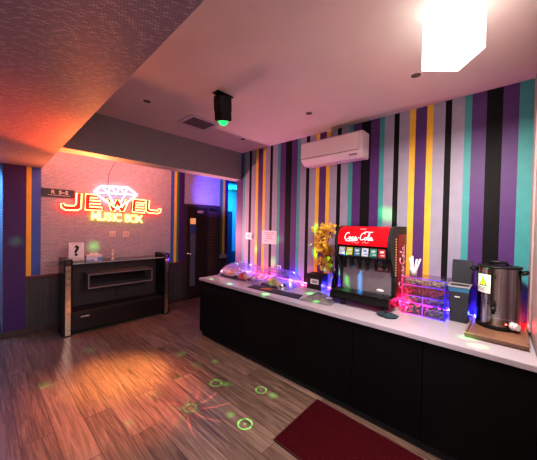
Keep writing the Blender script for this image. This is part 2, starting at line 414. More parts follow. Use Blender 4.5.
# disco projector
t = thing('disco_projector', 'black box shaped disco projector with a green lens hanging from the ceiling', 'projector', (1.51,2.0,ZC))
pc = Vector((1.51,2.0,2.66)); tilt = Matrix.Rotation(.30,4,Vector((.679,-.734,0)))
b = MB(); b.box(-.056,.056,-.056,.056,-.115,.095,.008); b.box(-.064,.064,-.05,.05,-.035,.075,.004)
for v in b.bm.verts: v.co = tilt @ v.co + pc
b.build('projector_body', M['dark'], t)
b = MB(); b.lathe([(.0,.046),(.018,.043),(.034,.032),(.044,.016),(.047,0),(.047,-.012)], n=28)
for v in b.bm.verts: v.co = tilt @ Vector((v.co.x, v.co.y, -.112-v.co.z)) + pc
b.build('projector_lens', emit('green lens', (.02,1.,.20), .5), t)
b = MB(); b.tube([tilt @ Vector((-.064,0,.05)) + pc, pc+Vector((-.075,0,.08)), (1.445,2.0,ZC-.006)], .008); b.tube([tilt @ Vector((.064,0,.05)) + pc, pc+Vector((.075,0,.08)), (1.575,2.0,ZC-.006)], .008)
b.box(1.42,1.60,1.96,2.04,ZC-.010,ZC,.002)
b.build('mounting_bracket', M['dark'], t)

# air conditioner
t = thing('air_conditioner', 'long white split air conditioner high on the striped wall', 'air conditioner', (XW,1.58,2.34))
y0, y1 = 1.215, 2.005
prof = [(XW,2.345),(XW-.13,2.345),(XW-.185,2.385),(XW-.205,2.42),(XW-.205,2.60),(XW-.19,2.622),(XW-.15,2.63),(XW,2.63)]
b = MB(); b.prism(prof, y0, y1, 'XZ'); bmesh.ops.bevel(b.bm, geom=[e for e in b.bm.edges if abs(e.verts[0].co.y-e.verts[1].co.y)<1e-5], offset=.01, segments=2, affect='EDGES')
b.build('case', M['acw'], t)
b = MB(); b.box(XW-.212,XW-.205,y0+.035,y1-.012,2.425,2.606,.003); b.build('front_panel', M['acw'], t)
b = MB(); b.box(XW-.2075,XW-.203,y0+.03,y1-.01,2.4165,2.4235); b.box(XW-.2075,XW-.203,y0+.03,y1-.01,2.6075,2.611)
b.build('panel_seam', M['acd'], t)
b = MB(); b.prism([(XW-.203,2.408),(XW-.150,2.352),(XW-.146,2.356),(XW-.199,2.412)], y0+.20, y1-.06, 'XZ'); b.build('louvre_flap', M['acw'], t)
b = MB(); b.prism([(XW-.190,2.386),(XW-.172,2.372),(XW-.171,2.374),(XW-.189,2.389)], y0+.06, y0+.15, 'XZ'); b.build('display_strip', M['acd'], t)

# ------------------------------------------------------------------ neon sign
SY = 4.945
NE = {'J': [(0.804, 1.849), (0.816, 1.789), (0.866, 1.755), (1.019, 1.761), (1.059, 1.795), (1.067, 2.025), (0.999, 2.024), (0.995, 1.854), (0.972, 1.827), (0.86, 1.825), (0.845, 1.855)], 'E': [(1.116, 2.024), (1.278, 2.02), (1.284, 1.975), (1.18, 1.972), (1.174, 1.926), (1.328, 1.925), (1.329, 1.879), (1.172, 1.877), (1.17, 1.828), (1.347, 1.823), (1.347, 1.773), (1.113, 1.772)], 'W': [(1.411, 1.979), (1.48, 1.773), (1.536, 1.776), (1.573, 1.883), (1.619, 1.774), (1.677, 1.777), (1.754, 1.981), (1.701, 1.984), (1.65, 1.842), (1.597, 1.968), (1.553, 1.971), (1.51, 1.84), (1.459, 1.977)], 'E2': [(1.822, 2.002), (2.031, 2.005), (2.032, 1.953), (1.871, 1.948), (1.868, 1.907), (2.014, 1.907), (2.015, 1.862), (1.865, 1.864), (1.862, 1.816), (2.03, 1.811), (2.031, 1.77), (1.811, 1.777)], 'L': [(2.053, 2.007), (2.113, 2.008), (2.1, 1.852), (2.127, 1.828), (2.273, 1.824), (2.292, 1.864), (2.332, 1.863), (2.313, 1.788), (2.262, 1.77), (2.101, 1.773), (2.045, 1.804)], 'D': [(1.334, 2.169), (1.741, 2.198), (1.898, 2.083), (1.235, 2.062), (1.571, 1.814)], 'MB': [(1.201, 1.677), (1.985, 1.649)]}
glow_r = emit('red glow at the back', (1.,.03,.01), 4.5); glow_y = emit('yellow glow at the back', (1.,.60,.0), 1.3); glow_w = emit('lavender glow at the back', (.7,.68,1.), 1.6)
def rear(b):
    b.bm.normal_update(); bmesh.ops.recalc_face_normals(b.bm, faces=b.bm.faces[:])
    for f in b.bm.faces:
        if f.normal.y > .9: f.material_index = 1
    return b
t = thing('neon_sign', 'glowing red JEWEL neon sign with white diamond and yellow MUSIC BOX lettering', 'neon sign', (1.55,YB,1.6))
neon_y = emit('warm neon tube', (1.,.68,.24), 1.1)
neon_w = emit('white neon tube', (.86,.92,1.), 1.0)
neon_lem = emit('lemon neon', (1.,.88,.24), .9)
halo_r = emit('red halo panel', (1.,.03,.012), .15)  # glowing panels added behind the tubes to give the sign its halo
halo_yl = emit('yellow halo panel', (1.,.5,.0), .03)
halo_w = emit('pale blue halo panel', (.62,.62,.85), .17)
def grow(poly, d):
    n = len(poly); c = []
    area = sum(poly[i][0]*poly[(i+1)%n][1]-poly[(i+1)%n][0]*poly[i][1] for i in range(n)); sg = 1 if area > 0 else -1
    for i in range(n):
        p0, p1, p2 = Vector(poly[i-1]), Vector(poly[i]), Vector(poly[(i+1)%n])
        d0, d1 = (p1-p0).normalized(), (p2-p1).normalized()
        n0, n1 = Vector((d0.y,-d0.x))*sg, Vector((d1.y,-d1.x))*sg
        m = n0+n1; l = m.length_squared
        c.append(tuple(p1 + (m*(2*d/max(l,.6)))))
    return c
for i, key in enumerate(('J','E','W','E2','L')):
    poly = NE[key]
    b = MB(); b.prism(grow(poly,.016), 4.955, 4.962, 'XZ'); br_ = rear(b).build('letter', [halo_r,glow_r], t, 'red letter with a warm outline')
    b = MB(); b.tube([(x,SY+.004,z) for x,z in poly],   .0105, 8, closed=True); b.build('letter_tube', neon_y, br_)
D = NE['D']    # top-left, top-right, right, left, bottom
tl, tr_, rg, lf, bo = [Vector((p[0],0,p[1])) for p in D]
b = MB(); b.prism([(p.x,p.z) for p in (tl,tr_,rg,bo,lf)], 4.968, 4.976, 'XZ'); dia = rear(b).build('diamond', [halo_w,glow_w], t)
def gp(a): return lf.lerp(rg,a)
def tp(a): return tl.lerp(tr_,a)
segs = [(tl,tr_),(tr_,rg),(rg,bo),(bo,lf),(lf,tl),(lf,rg),(tp(.02),gp(.3)),(gp(.3),tp(.33)),(tp(.33),gp(.5)),(gp(.5),tp(.67)),(tp(.67),gp(.7)),(gp(.7),tp(.98)),(gp(.3),bo),(gp(.7),bo)]
b = MB()
for i,(p,q) in enumerate(segs):
    r = .0135 if i < 5 else .0075
    b.tube([(p.x,SY+.018,p.z),(q.x,SY+.018,q.z)], r, 8)
b.build('diamond_tube', neon_w, dia)
mb0 = NE['MB']  # left x,z ; right x,z centre line
p0, p1 = Vector((mb0[0][0],0,mb0[0][1])), Vector((mb0[1][0],0,mb0[1][1])); sd = (p1-p0).normalized()
word = 'MUSIC BOX'; wid = [1.12,1,.98,.42,1,.55,1,1,1.05]; tot = sum(wid); acc = 0
for ch, w in zip(word, wid):
    c = p0.lerp(p1, (acc+w/2)/tot); acc += w
    if ch == ' ': continue
    b = MB(); put_text(b, ch, .185, (c.x,4.958,c.z), sd, (0,0,1), depth=.005, bold=.006, sx=.90)
    for f in b.bm.faces: f.material_index = 1 if f.calc_center_median().y > 4.9615 else 0
    b.build('letter', [neon_lem,glow_y], t, 'yellow capital letter %s' % ch)
b = MB(); b.tube([(1.42,4.955,2.16),(1.46,4.99,2.42),(1.55,4.99,2.60),(1.58,4.99,2.76)], .004, 6); b.build('power_cable', M['acd'], t)

# plaque and sockets on the sign wall
t = thing('name_plate', 'dark brown plate with gold and white lettering beside the blue stripe', 'plaque', (.79,YB,2.0))
b = MB(); b.box(.592,.985,4.985,YB-.001,1.945,2.062,.003); b.build('plate', mat('dark brown plate', (.022,.010,.010), .3), t)
b = MB(); put_text(b,'R',.075,(.72,4.984,2.013),*FONT_XZ, depth=.001, bold=.002); b.build('lettering', mat('gold lettering', (.75,.52,.22), .4), t, 'gold letter')
b = MB(); put_text(b,'S~S',.075,(.845,4.984,2.013),*FONT_XZ, depth=.001, bold=.002); b.box(.66,.93,4.983,4.985,1.965,1.971); b.build('lettering', mat('pink white lettering', (.75,.58,.55), .5), t, 'white letters and underline')
for x, lb in ((1.517,'cream wall socket under the neon sign, the left of a pair'),(1.728,'cream wall socket under the neon sign, the right of a pair')):
    t = thing('wall_socket', lb, 'socket', (x,YB,1.385), 'wall sockets under the sign')
    b = MB(); b.box(x-.048,x+.048,4.99,YB-.001,1.338,1.435,.004); b.build('face_plate', mat('cream plate', (.66,.55,.46), .4), t)
    b = MB(); b.box(x-.03,x-.006,4.986,4.991,1.36,1.412,.002); b.box(x+.006,x+.03,4.986,4.991,1.36,1.412,.002); b.build('switch_rocker', mat('rocker', (.45,.37,.31), .4), t)

# ------------------------------------------------------------------ reception desk
t = thing('reception_desk', 'dark reception desk with mirrored posts, glass top and an open niche', 'desk', (1.5,4.63,0))
M['deskb'] = planks('mauve brown back panel', 1.2, 3., ((.022,.013,.013),(.042,.026,.026),(.06,.04,.038)), rough=.5, along='X', across='Z', gap=0)
for x0,x1 in ((.765,.862),(2.165,2.262)):
    b = MB(); b.box(x0,x1,4.45,4.82,0,1.065,.004); p = b.build('end_post', M['gloss'], t)
    b = MB(); b.box(x0+.018,x1-.018,4.446,4.45,.02,.97,.001); b.build('mirror_strip', M['mirror'], p)
    b = MB(); b.box(x0+.018,x1-.018,4.447,4.45,.975,1.045,.001); b.build('post_inset', mat('dark inset', (.05,.03,.03), .2), p)
glass = acrylic('clear glass sheet', (.82,.88,.88), .68, .06, .03)
b = MB(); b.box(.862,2.165,4.47,4.86,.99,1.002); b.build('glass_top', glass, t)
b = MB(); b.box(.862,2.165,4.466,4.4695,.989,1.003); b.build('glass_edge', mat('pale green glass edge', (.30,.38,.37), .15), t)
b = MB(); b.box(.60,.765,4.50,4.86,.99,1.002); b.build('glass_top', glass, t, 'glass overhang left of the post')
b = MB(); b.box(.862,1.51,4.78,4.80,.30,.99); b.box(1.516,2.165,4.78,4.80,.30,.99); b.build('back_panel', M['deskb'], t)
b = MB(); X0,X1,Z0,Z1,Y0,Y1 = 1.055,1.99,.61,.825,4.5,4.78; k = .02
b.box(X0,X1,Y0,Y1,Z1-k,Z1,.002); b.box(X0,X1,Y0,Y1,Z0,Z0+k,.002); b.box(X0,X0+k,Y0,Y1,Z0+k,Z1-k,.001); b.box(X1-k,X1,Y0,Y1,Z0+k,Z1-k,.001)
ni = b.build('niche_shelf', M['deskg'], t)
b = MB(); b.box(X0+k,X1-k,Y1-.01,Y1,Z0+k,Z1-k); b.build('niche_back', M['deskd'], ni)
b = MB(); b.box(.862,2.165,4.47,4.80,.06,.30,.003); b.build('plinth_drawer', M['deskd'], t)
b = MB(); b.box(.862,2.165,4.47,4.82,.30,.325,.003); b.build('plinth_top', M['deskw'], t)
b = MB(); b.box(.862,2.165,4.53,4.80,0,.06); b.build('toe_kick', M['gap'], t)
b = MB(); b.box(.965,1.07,4.455,4.47,.235,.255,.003); b.build('drawer_handle', M['chrome'], t)
# things on the desk
t = thing('sign_card', 'white card with a big black question mark in a clear stand on the desk', 'sign', (.935,4.62,1.002))
b = MB(); b.box(.845,1.03,4.616,4.622,1.03,1.285,.001); b.build('card', M['card'], t)
b = MB(); put_text(b,'?',.20,(.937,4.614,1.16),*FONT_XZ, depth=.001, bold=.006); b.build('question_mark', M['ink'], t)
b = MB(); b.box(.875,1.0,4.6145,4.616,1.262,1.268); b.build('printed_line', M['inkred'], t)
b = MB(); b.box(.865,1.01,4.6145,4.616,1.05,1.056); b.build('printed_line', M['inkred'], t)
b = MB(); b.box(.84,1.035,4.623,4.628,1.004,1.29); b.box(.84,1.035,4.58,4.68,1.002,1.008); b.build('clear_stand', glass, t)
t = thing('tissue_box', 'white and blue tissue box lying on the glass desk top', 'tissue box', (1.155,4.62,1.002))
b = MB(); b.box(1.05,1.255,4.57,4.68,1.002,1.095,.006); b.build('carton', mat('pale carton', (.62,.60,.66), .5), t)
b = MB(); b.box(1.19,1.256,4.5685,4.57,1.01,1.06); b.box(1.05,1.15,4.5685,4.57,1.01,1.03); b.build('blue_print', mat('blue print', (.12,.28,.55), .5), t)
b = MB(); b.prism([(1.09,1.095),(1.22,1.095),(1.20,1.118),(1.14,1.125),(1.10,1.115)], 4.60, 4.65, 'XZ'); b.build('tissue', M['cream'], t)
t = thing('small_figurine', 'tiny cream figurine standing on the desk right of the tissue box', 'figurine', (1.41,4.62,1.002))
b = MB(); b.lathe([(0,0),(.026,0),(.026,.012),(.012,.022),(.010,.05),(.020,.075),(.024,.095),(.012,.105),(.008,.112),(.015,.125),(.017,.14),(.009,.155),(0,.158)], (1.41,4.62,1.002), 18)
b.build('figure_body', mat('cream glaze', (.75,.62,.48), .35), t)

# ------------------------------------------------------------------ serving counter
ZT = .82; XF = 2.125
seams = [3.285, 2.385, 1.575, .985, .46, -.085]
wh = ['leftmost black counter cabinet, its end facing the reception desk','black counter cabinet under the dark folded cloth','black counter cabinet under the napkin box and plastic bag','black counter cabinet under the soda fountain, left of centre','rightmost black counter cabinet, under the water urn']
for i in range(5):
    ya, yb = seams[i+1]+.002, seams[i]-.002
    t = thing('counter_cabinet', wh[i], 'cabinet', (2.5,(ya+yb)/2,0), 'black cabinets under the counter')
    b = MB(); b.box(2.156,2.92,ya,yb,.065,ZT-.036); b.build('carcass', M['cab'], t)
    b = MB(); b.box(2.138,2.156,ya+.001 if i<4 else -.119,yb-.001,.068,ZT-.05,.0015); b.build('door', M['cab'], t)
    b = MB(); b.box(2.165,2.90,ya+(.0 if i<4 else 0),yb-(.03 if i==0 else 0),0,.065); b.build('toe_kick', M['gap'], t)
b = MB(); b.prism([(XF,-.124),(XW-.002,-.087),(XW-.002,3.30),(XF,3.30)], ZT-.036, ZT, 'XY'); bmesh.ops.bevel(b.bm, geom=b.bm.edges[:], offset=.003, segments=2, affect='EDGES')
tag(b.build('countertop', M['top']), 'long white countertop running over the black cabinets', 'countertop')
# LED light strip along the wall
def led_mat():
    m,nt,bs = _new('colour changing led strip'); N = nt.nodes; L = nt.links
    tc = N.new('ShaderNodeTexCoord'); sp = N.new('ShaderNodeSeparateXYZ'); L.new(tc.outputs['Object'], sp.inputs[0])
    mr = N.new('ShaderNodeMapRange'); mr.inputs[1].default_value = -.07; mr.inputs[2].default_value = 3.4
    L.new(sp.outputs['Y'], mr.inputs[0]); cr = N.new('ShaderNodeValToRGB'); cr.color_ramp.interpolation = 'LINEAR'
    def f(y): return (y+.07)/3.47
    stops = [(-.07,(1,.02,.05)),(.08,(1,.02,.05)),(.16,(.02,.03,1)),(.42,(.05,.03,1)),(.6,(1,.02,.7)),(.68,(1,.02,.05)),(.95,(1,.02,.08)),(1.2,(1,.05,.3)),(1.45,(.5,.05,1)),(1.62,(.05,.05,1)),(1.78,(1,.05,.25)),(1.98,(1,.08,.05)),(2.08,(.2,.2,1)),(2.22,(.9,.05,1)),(2.5,(.12,.05,1)),(2.66,(1,.05,.4)),(2.9,(1,.04,.06)),(3.05,(.9,.05,.9)),(3.25,(.1,.1,1))]
    e = cr.color_ramp.elements
    e[0].position = f(stops[0][0]); e[0].color = (*stops[0][1],1); e[1].position = f(stops[-1][0]); e[1].color = (*stops[-1][1],1)
    for y,c in stops[1:-1]:
        q = e.new(f(y)); q.color = (*c,1)
    L.new(mr.outputs[0], cr.inputs['Fac']); L.new(cr.outputs[0], bs.inputs['Emission Color']); bs.inputs['Emission Strength'].default_value = 4.5
    return m
b = MB(); b.box(XW-.012,XW-.003,-.06,3.30,ZT+.010,ZT+.017); tag(b.build('led_light_strip', led_mat()), 'red and blue glowing light strip where the counter meets the striped wall', 'light strip')

# wall bits above the counter
t = thing('wall_socket', 'white double wall switch on the striped wall left of the paper notice', 'switch', (XW,3.14,1.41))
b = MB(); b.box(XW-.010,XW-.001,3.06,3.215,1.36,1.465,.003); b.build('face_plate', M['white'], t)
b = MB(); b.box(XW-.014,XW-.009,3.075,3.13,1.385,1.44,.002); b.box(XW-.014,XW-.009,3.145,3.20,1.385,1.44,.002); b.build('switch_rocker', mat('rocker grey', (.5,.46,.48), .4), t)
t = thing('paper_notice', 'white paper notice with faint red lines taped to the striped wall', 'notice', (XW,2.70,1.40))
b = MB(); b.box(XW-.004,XW-.001,2.555,2.852,1.31,1.51); b.build('sheet', M['card'], t)
b = MB()
for z, w, o in ((1.475,.20,0),(1.446,.16,.0),(1.417,.12,.0),(1.388,.15,0),(1.352,.10,.05)): b.box(XW-.0055,XW-.004,2.70+o-w/2,2.70+o+w/2,z-.004,z+.004)
b.build('printed_line', M['inkred'], t)
t = thing('wall_outlet', 'small white outlet low on the striped wall under the notice', 'outlet', (XW,2.49,.985))
b = MB(); b.box(XW-.010,XW-.001,2.455,2.525,.955,1.015,.003); b.build('face_plate', M['white'], t)
b = MB(); b.lathe([(.018,0),(.018,.004),(.012,.004),(.010,.001),(0,.001)], (XW-.010,2.49,.985), 18, 'X'); 
for v in b.bm.verts: v.co.x = 2*(XW-.010)-v.co.x
b.build('socket_face', M['inkgrey'], t)

# ---- food under clear covers
clear = acrylic('clear acrylic cover', (.84,.86,1.), .76, .16, .10)
def dome(y0,y1,xc,w,h,label):
    t = thing('clear_food_cover', label, 'food cover', (xc,(y0+y1)/2,ZT), 'clear covers over the snacks')
    b = MB(); n = 14; rows = []
    ny = 18
    for j in range(ny+1):
        f = j/ny; e = 1-abs(2*f-1)**6; yy = y0+(y1-y0)*f
        rows.append([b.bm.verts.new((xc-w*math.cos(PI*i/n)*(.75+.25*e), yy, ZT+.002+h*e*math.sin(PI*i/n)**.75)) for i in range(n+1)])
    fs = []
    for j in range(ny):
        for i in range(n):
            q = b.bm.faces.new((rows[j][i],rows[j][i+1],rows[j+1][i+1],rows[j+1][i])); q.smooth = True
    b.build('cover_shell', clear, t)
    b = MB(); b.tube([(xc-w*1.0,y0,ZT+.004),(xc-w*1.0,y1,ZT+.004),(xc+w,y1,ZT+.004),(xc+w,y0,ZT+.004)], .004, 6, closed=True); b.build('rim', clear, t)
    b = MB(); m_ = (y0+y1)/2; b.tube([(xc,m_-.05,ZT+h),(xc,m_-.045,ZT+h+.02),(xc,m_+.045,ZT+h+.02),(xc,m_+.05,ZT+h)], .005, 8); b.build('lid_handle', clear, t)
dome(2.64,3.27,2.64,.25,.20,'long clear cover over the snacks at the far left end of the counter')
dome(1.97,2.58,2.64,.25,.20,'long clear cover glowing blue and purple, the one nearer the napkin box')
M['snack'] = mat('tan snack sticks', (.66,.42,.21), .7, var=.45, scale=60)
def tray(xc,yc,scoop,lab,labs,labk,g=1.):
    t = thing('snack_tray', lab, 'tray', (xc,yc,ZT), 'black snack trays under the covers')
    b = MB(); a = .09; c = .13
    b.box(xc-a,xc+a,yc-c,yc+c,ZT,ZT+.008,.003)
    for x0,x1,yy0,yy1 in ((xc-a,xc-a+.008,yc-c,yc+c),(xc+a-.008,xc+a,yc-c,yc+c),(xc-a,xc+a,yc-c,yc-c+.008),(xc-a,xc+a,yc+c-.008,yc+c)): b.box(x0,x1,yy0,yy1,ZT,ZT+.03,.002)
    b.build('tray_body', M['dark'], t)
    b = MB()
    for i in range(150):
        r = random.random()**.6; th = random.uniform(0,2*PI); px, py = xc+.02+r*.078*math.cos(th), yc+r*.112*g*math.sin(th)
        h = ZT+.012+(1-r)*.105*g*random.uniform(.6,1); d_ = random.uniform(0,2*PI); l = random.uniform(.014,.026); tz = random.uniform(-.012,.012)
        b.tube([(px-l*math.cos(d_),py-l*math.sin(d_),h-tz),(px+l*math.cos(d_),py+l*math.sin(d_),h+tz)], .0075, 5)
    b.ball((xc+.02,yc,ZT+.016), .072, (.95,1.45*g,.95*g), 2, .04)
    for v in b.bm.verts: v.co.z = max(v.co.z, ZT+.0085)
    o = b.build('snack_pile', M['snack']); o['kind'] = 'stuff'; o['label'] = labs; o['category'] = 'snack'
    if scoop:
        t = thing('serving_scoop', labk, 'scoop', (xc-.05,yc-.03,ZT), 'plastic serving scoops')
        m_ = mat('scoop plastic', scoop, .35)
        b = MB(); cx_, cy_, cz_ = xc-.065, yc-.045, ZT+.05
        b.lathe([(0,-.03),(.028,-.026),(.040,-.005),(.044,.022),(.041,.022),(.036,-.003),(.024,-.02),(0,-.024)], n=20)
        R_ = Matrix.Rotation(-.9,4,'Y')
        for v in b.bm.verts: v.co = R_ @ v.co + Vector((cx_,cy_,cz_))
        b.build('scoop_bowl', m_, t)
        b = MB(); b.tube([(cx_+.01,cy_-.035,cz_-.006),(cx_-.01,cy_-.08,cz_-.012),(cx_-.02,cy_-.13,cz_-.034)], [.009,.008,.010], 8, flat=.6); b.build('scoop_handle', m_, t)
tray(2.52,3.08,None,'black tray of tan snacks at the left end of the counter','tan snacks heaped in the leftmost black tray',None)
tray(2.52,2.80,(.75,.06,.03),'black tray with the red scoop, the middle of three','tan snacks in the middle tray beside the red scoop','red plastic scoop lying in the middle snack tray')
tray(2.52,2.23,(.50,.60,.04),'black tray with the yellow green scoop, nearest the napkin box','large heap of tan snack sticks behind the yellow green scoop','yellow green plastic scoop lying in the nearest snack tray',1.12)
# dark folded cloth mat with a reddish print
t = thing('place_mat', 'dark blue cloth mat with a reddish print lying at the counter edge', 'mat', (2.36,2.0,ZT))
b = MB(); n = 14
g = []
for i in range(n+1):
    for j in range(5):
        f, s_ = i/n, j/4
        p = Vector((2.225,2.40,0)).lerp(Vector((2.255,1.64,0)),f).lerp(Vector((2.385,2.44,0)).lerp(Vector((2.42,1.70,0)),f),s_)
        g.append(b.bm.verts.new((p.x,p.y,ZT+.004+.0015*math.sin(f*17+s_*5))))
for i in range(n):
    for j in range(4): b.bm.faces.new((g[i*5+j],g[i*5+j+1],g[i*5+j+6],g[i*5+j+5])).smooth = True
ex = bmesh.ops.extrude_face_region(b.bm, geom=b.bm.faces[:]); bmesh.ops.translate(b.bm, vec=(0,0,-.003), verts=[v for v in ex['geom'] if isinstance(v, bmesh.types.BMVert)])
b.build('cloth', mat('dark navy cloth', (.02,.017,.04), .85, var=.3, scale=60), t)
b = MB(); b.prism([(2.27,2.22),(2.30,2.10),(2.33,2.06),(2.34,2.13),(2.38,2.10),(2.36,2.20),(2.32,2.24)], ZT+.0062, ZT+.0072, 'XY'); b.build('printed_motif', mat('reddish print', (.45,.10,.06), .7), t)

# napkin box
t = thing('napkin_box', 'black napkin box with a small white label beside the yellow flowers', 'napkin box', (2.85,1.78,ZT))
b = MB(); b.box(2.76,2.95-.035,1.68,1.885,ZT,ZT+.185,.006); b.build('box_body', mat('dark brown box', (.022,.014,.014), .35), t)
b = MB(); b.box(2.757,2.76,1.715,1.83,ZT+.065,ZT+.125,.001); lb_ = b.build('label', M['card'], t)
b = MB(); b.box(2.7555,2.757,1.735,1.81,ZT+.078,ZT+.108); b.build('label_print', M['inkgrey'], lb_)
b = MB(); b.box(2.80,2.88,1.70,1.865,ZT+.184,ZT+.1865); b.build('slot', M['gap'], t)

# yellow blossom branches in a slim vase
t = thing('flower_vase', 'slim black vase of yellow blossom branches behind the soda fountain', 'flowers', (2.86,1.55,ZT))
b = MB(); b.lathe([(0,0),(.035,0),(.042,.04),(.034,.12),(.018,.18),(.022,.20),(.018,.20),(.015,.18),(0,.17)], (2.865,1.56,ZT), 20); b.build('vase', M['gloss'], t)
M['twig'] = mat('brown twig', (.10,.06,.03), .7); M['bloom'] = mat('yellow petals', (.86,.55,.05), .6, var=.25, scale=40); M['bloom2'] = mat('ochre petals', (.66,.32,.03), .6, var=.3, scale=40)
def branch(pts):
    b = MB(); b.tube(pts, [.005]*(len(pts)-1)+[.002], 6); br_ = b.build('branch', M['twig'], t)
    pv = [Vector(p) for p in pts]
    b = MB()
    for i in range(52):
        f = .32+.68*random.random(); k_ = f*(len(pv)-1); a = int(min(k_,len(pv)-2)); p = pv[a].lerp(pv[a+1],k_-a)
        p = p + Vector((random.gauss(0,.024),random.gauss(0,.030),random.gauss(0,.03)))
        p.x = min(p.x, 2.90)
        b.mi = 0 if random.random() < .68 else 1
        nrm = Vector((random.uniform(-1,-.2),random.uniform(-.7,.7),random.uniform(-.3,.8))).normalized(); a1 = nrm.orthogonal().normalized(); a2 = nrm.cross(a1); ph = random.uniform(0,2*PI)
        R_ = random.uniform(.016,.026)
        for q in range(5):
            an = ph+q*2*PI/5; dv = a1*math.cos(an)+a2*math.sin(an); sd_ = nrm.cross(dv)
            vs = [b.bm.verts.new(p+w_) for w_ in (dv*.0, dv*R_*.6+sd_*R_*.42+nrm*.003, dv*R_*1.1+nrm*.006, dv*R_*.6-sd_*R_*.42+nrm*.003)]
            b._tag([b.bm.faces.new(vs)])
    b.build('blossom', [M['bloom'],M['bloom2']], br_)
V0 = (2.865,1.56,ZT+.17)
branch([V0,(2.85,1.62,1.12),(2.84,1.70,1.30),(2.83,1.74,1.46),(2.83,1.72,1.60)])
branch([V0,(2.84,1.60,1.10),(2.82,1.66,1.24),(2.81,1.73,1.33),(2.82,1.80,1.36)])
branch([V0,(2.86,1.60,1.15),(2.85,1.66,1.38),(2.85,1.62,1.52),(2.85,1.58,1.60)])
branch([V0,(2.84,1.60,1.05),(2.80,1.68,1.13),(2.80,1.76,1.17)])
branch([V0,(2.86,1.62,1.12),(2.84,1.76,1.42),(2.84,1.83,1.55)])

# grey plastic bag with a small white label
t = thing('plastic_bag', 'flat grey plastic bag with a white sticker lying before the napkin box', 'bag', (2.5,1.42,ZT))
b = MB(); g = []; n = 12
for i in range(n+1):
    for j in range(n+1):
        f, s_ = i/n, j/n
        p = Vector((2.24,1.63,0)).lerp(Vector((2.29,1.275,0)),f).lerp(Vector((2.66,1.66,0)).lerp(Vector((2.62,1.38,0)),f),s_)
        ed = min(f,1-f,s_,1-s_)
        h = .004+min(ed*.12,.022)*(.6+.4*math.sin(f*9+s_*4))+random.uniform(0,.006)*(ed>0)
        g.append(b.bm.verts.new((p.x,p.y,ZT+h)))
for i in range(n):
    for j in range(n): b.bm.faces.new((g[i*(n+1)+j],g[i*(n+1)+j+1],g[(i+1)*(n+1)+j+1],g[(i+1)*(n+1)+j])).smooth = True
b.build('bag_film', mat('grey film', (.16,.15,.155), .18, var=.3, scale=20), t)
b = MB(); b.quad((2.40,1.40,ZT+.036),(2.40,1.34,ZT+.036),(2.46,1.345,ZT+.038),(2.46,1.405,ZT+.038)); b.build('sticker', M['card'], t)

# ------------------------------------------------------------------ soda fountain
t = thing('soda_fountain', 'black soda fountain with a lit red front and six nozzles on the counter', 'soda dispenser', (2.65,1.06,ZT))
ya, yb = .800, 1.345
YL, YR = yb, ya                # left and right as the photo sees them
side = [(2.915,ZT+.085),(2.62,ZT+.085),(2.60,.98),(2.58,1.12),(2.53,1.24),(2.475,1.31),(2.452,1.38),(2.452,1.46),(2.475,1.535),(2.52,1.583),(2.60,1.60),(2.915,1.60)]
for y0_,y1_ in ((ya,ya+.028),(yb-.028,yb)):
    b = MB(); b.prism(side, y0_, y1_, 'XZ'); b.build('side_panel', M['char'], t)
b = MB(); b.prism([(2.88,ZT+.085),(2.64,ZT+.085),(2.63,1.22),(2.60,1.28),(2.60,1.595),(2.88,1.595)], ya+.028, yb-.028, 'XZ'); b.build('body', M['char'], t)
# red lit front: curved
arc_ = [(2.462,1.412),(2.460,1.46),(2.478,1.525),(2.515,1.570),(2.58,1.592),(2.62,1.594),(2.62,1.40)]
b = MB(); b.prism(arc_, ya+.03, yb-.03, 'XZ')
red = b.build('lit_front', mat('lit red panel', (.30,.002,.004), .45, emis=(1,.008,.022), es=.27, spec=.2, var=.05), t)
lw = emit('white script light', (1,.86,.86), .42)
# script lettering drawn as brush strokes on the curved front
def front_x(z):
    pts = [(1.412,2.462),(1.46,2.460),(1.525,2.478),(1.570,2.515),(1.592,2.58)]
    for (z0,x0),(z1,x1) in zip(pts,pts[1:]):
        if z <= z1: return x0+(x1-x0)*(z-z0)/(z1-z0)
    return 2.58
SCRIPT = [  # strokes (u right, v up) in letter units
 [(.95,.95),(.85,1.12),(.6,1.15),(.3,.9),(.12,.5),(.2,.12),(.5,.02),(.85,.2),(1.2,.32),(1.8,.22)],           # C
 [(1.25,.5),(1.05,.42),(1.0,.18),(1.15,.03),(1.38,.1),(1.45,.35),(1.3,.5),(1.25,.5)],                        # o
 [(1.95,.45),(1.78,.52),(1.62,.35),(1.62,.1),(1.8,.02),(2.05,.2)],                                           # c
 [(2.5,.45),(2.3,.52),(2.12,.32),(2.15,.06),(2.32,.06),(2.5,.45),(2.48,.1),(2.6,.03),(2.75,.15)],            # a
 [(2.78,.34),(3.05,.38)],                                                                                    # -
 [(4.15,.95),(4.05,1.12),(3.8,1.15),(3.45,.9),(3.28,.5),(3.34,.12),(3.65,.02),(4.0,.22)],                    # C
 [(4.38,.5),(4.18,.42),(4.12,.18),(4.28,.03),(4.5,.1),(4.58,.35),(4.42,.5),(4.38,.5)],                       # o
 [(4.7,.2),(4.95,.7),(5.02,1.05),(4.9,1.1),(4.78,.7),(4.78,.15),(4.9,.02),(5.05,.15)],                       # l
 [(5.5,.45),(5.3,.52),(5.12,.32),(5.15,.06),(5.32,.06),(5.5,.45),(5.48,.1),(5.6,.03),(5.8,.18)],             # a
 [(.35,-.12),(.9,-.22),(1.8,-.10),(2.8,-.02)],                                                               # tail under the word
 [(3.9,1.25),(4.4,1.32),(5.0,1.24),(5.5,1.3)]]                                                               # swash over it
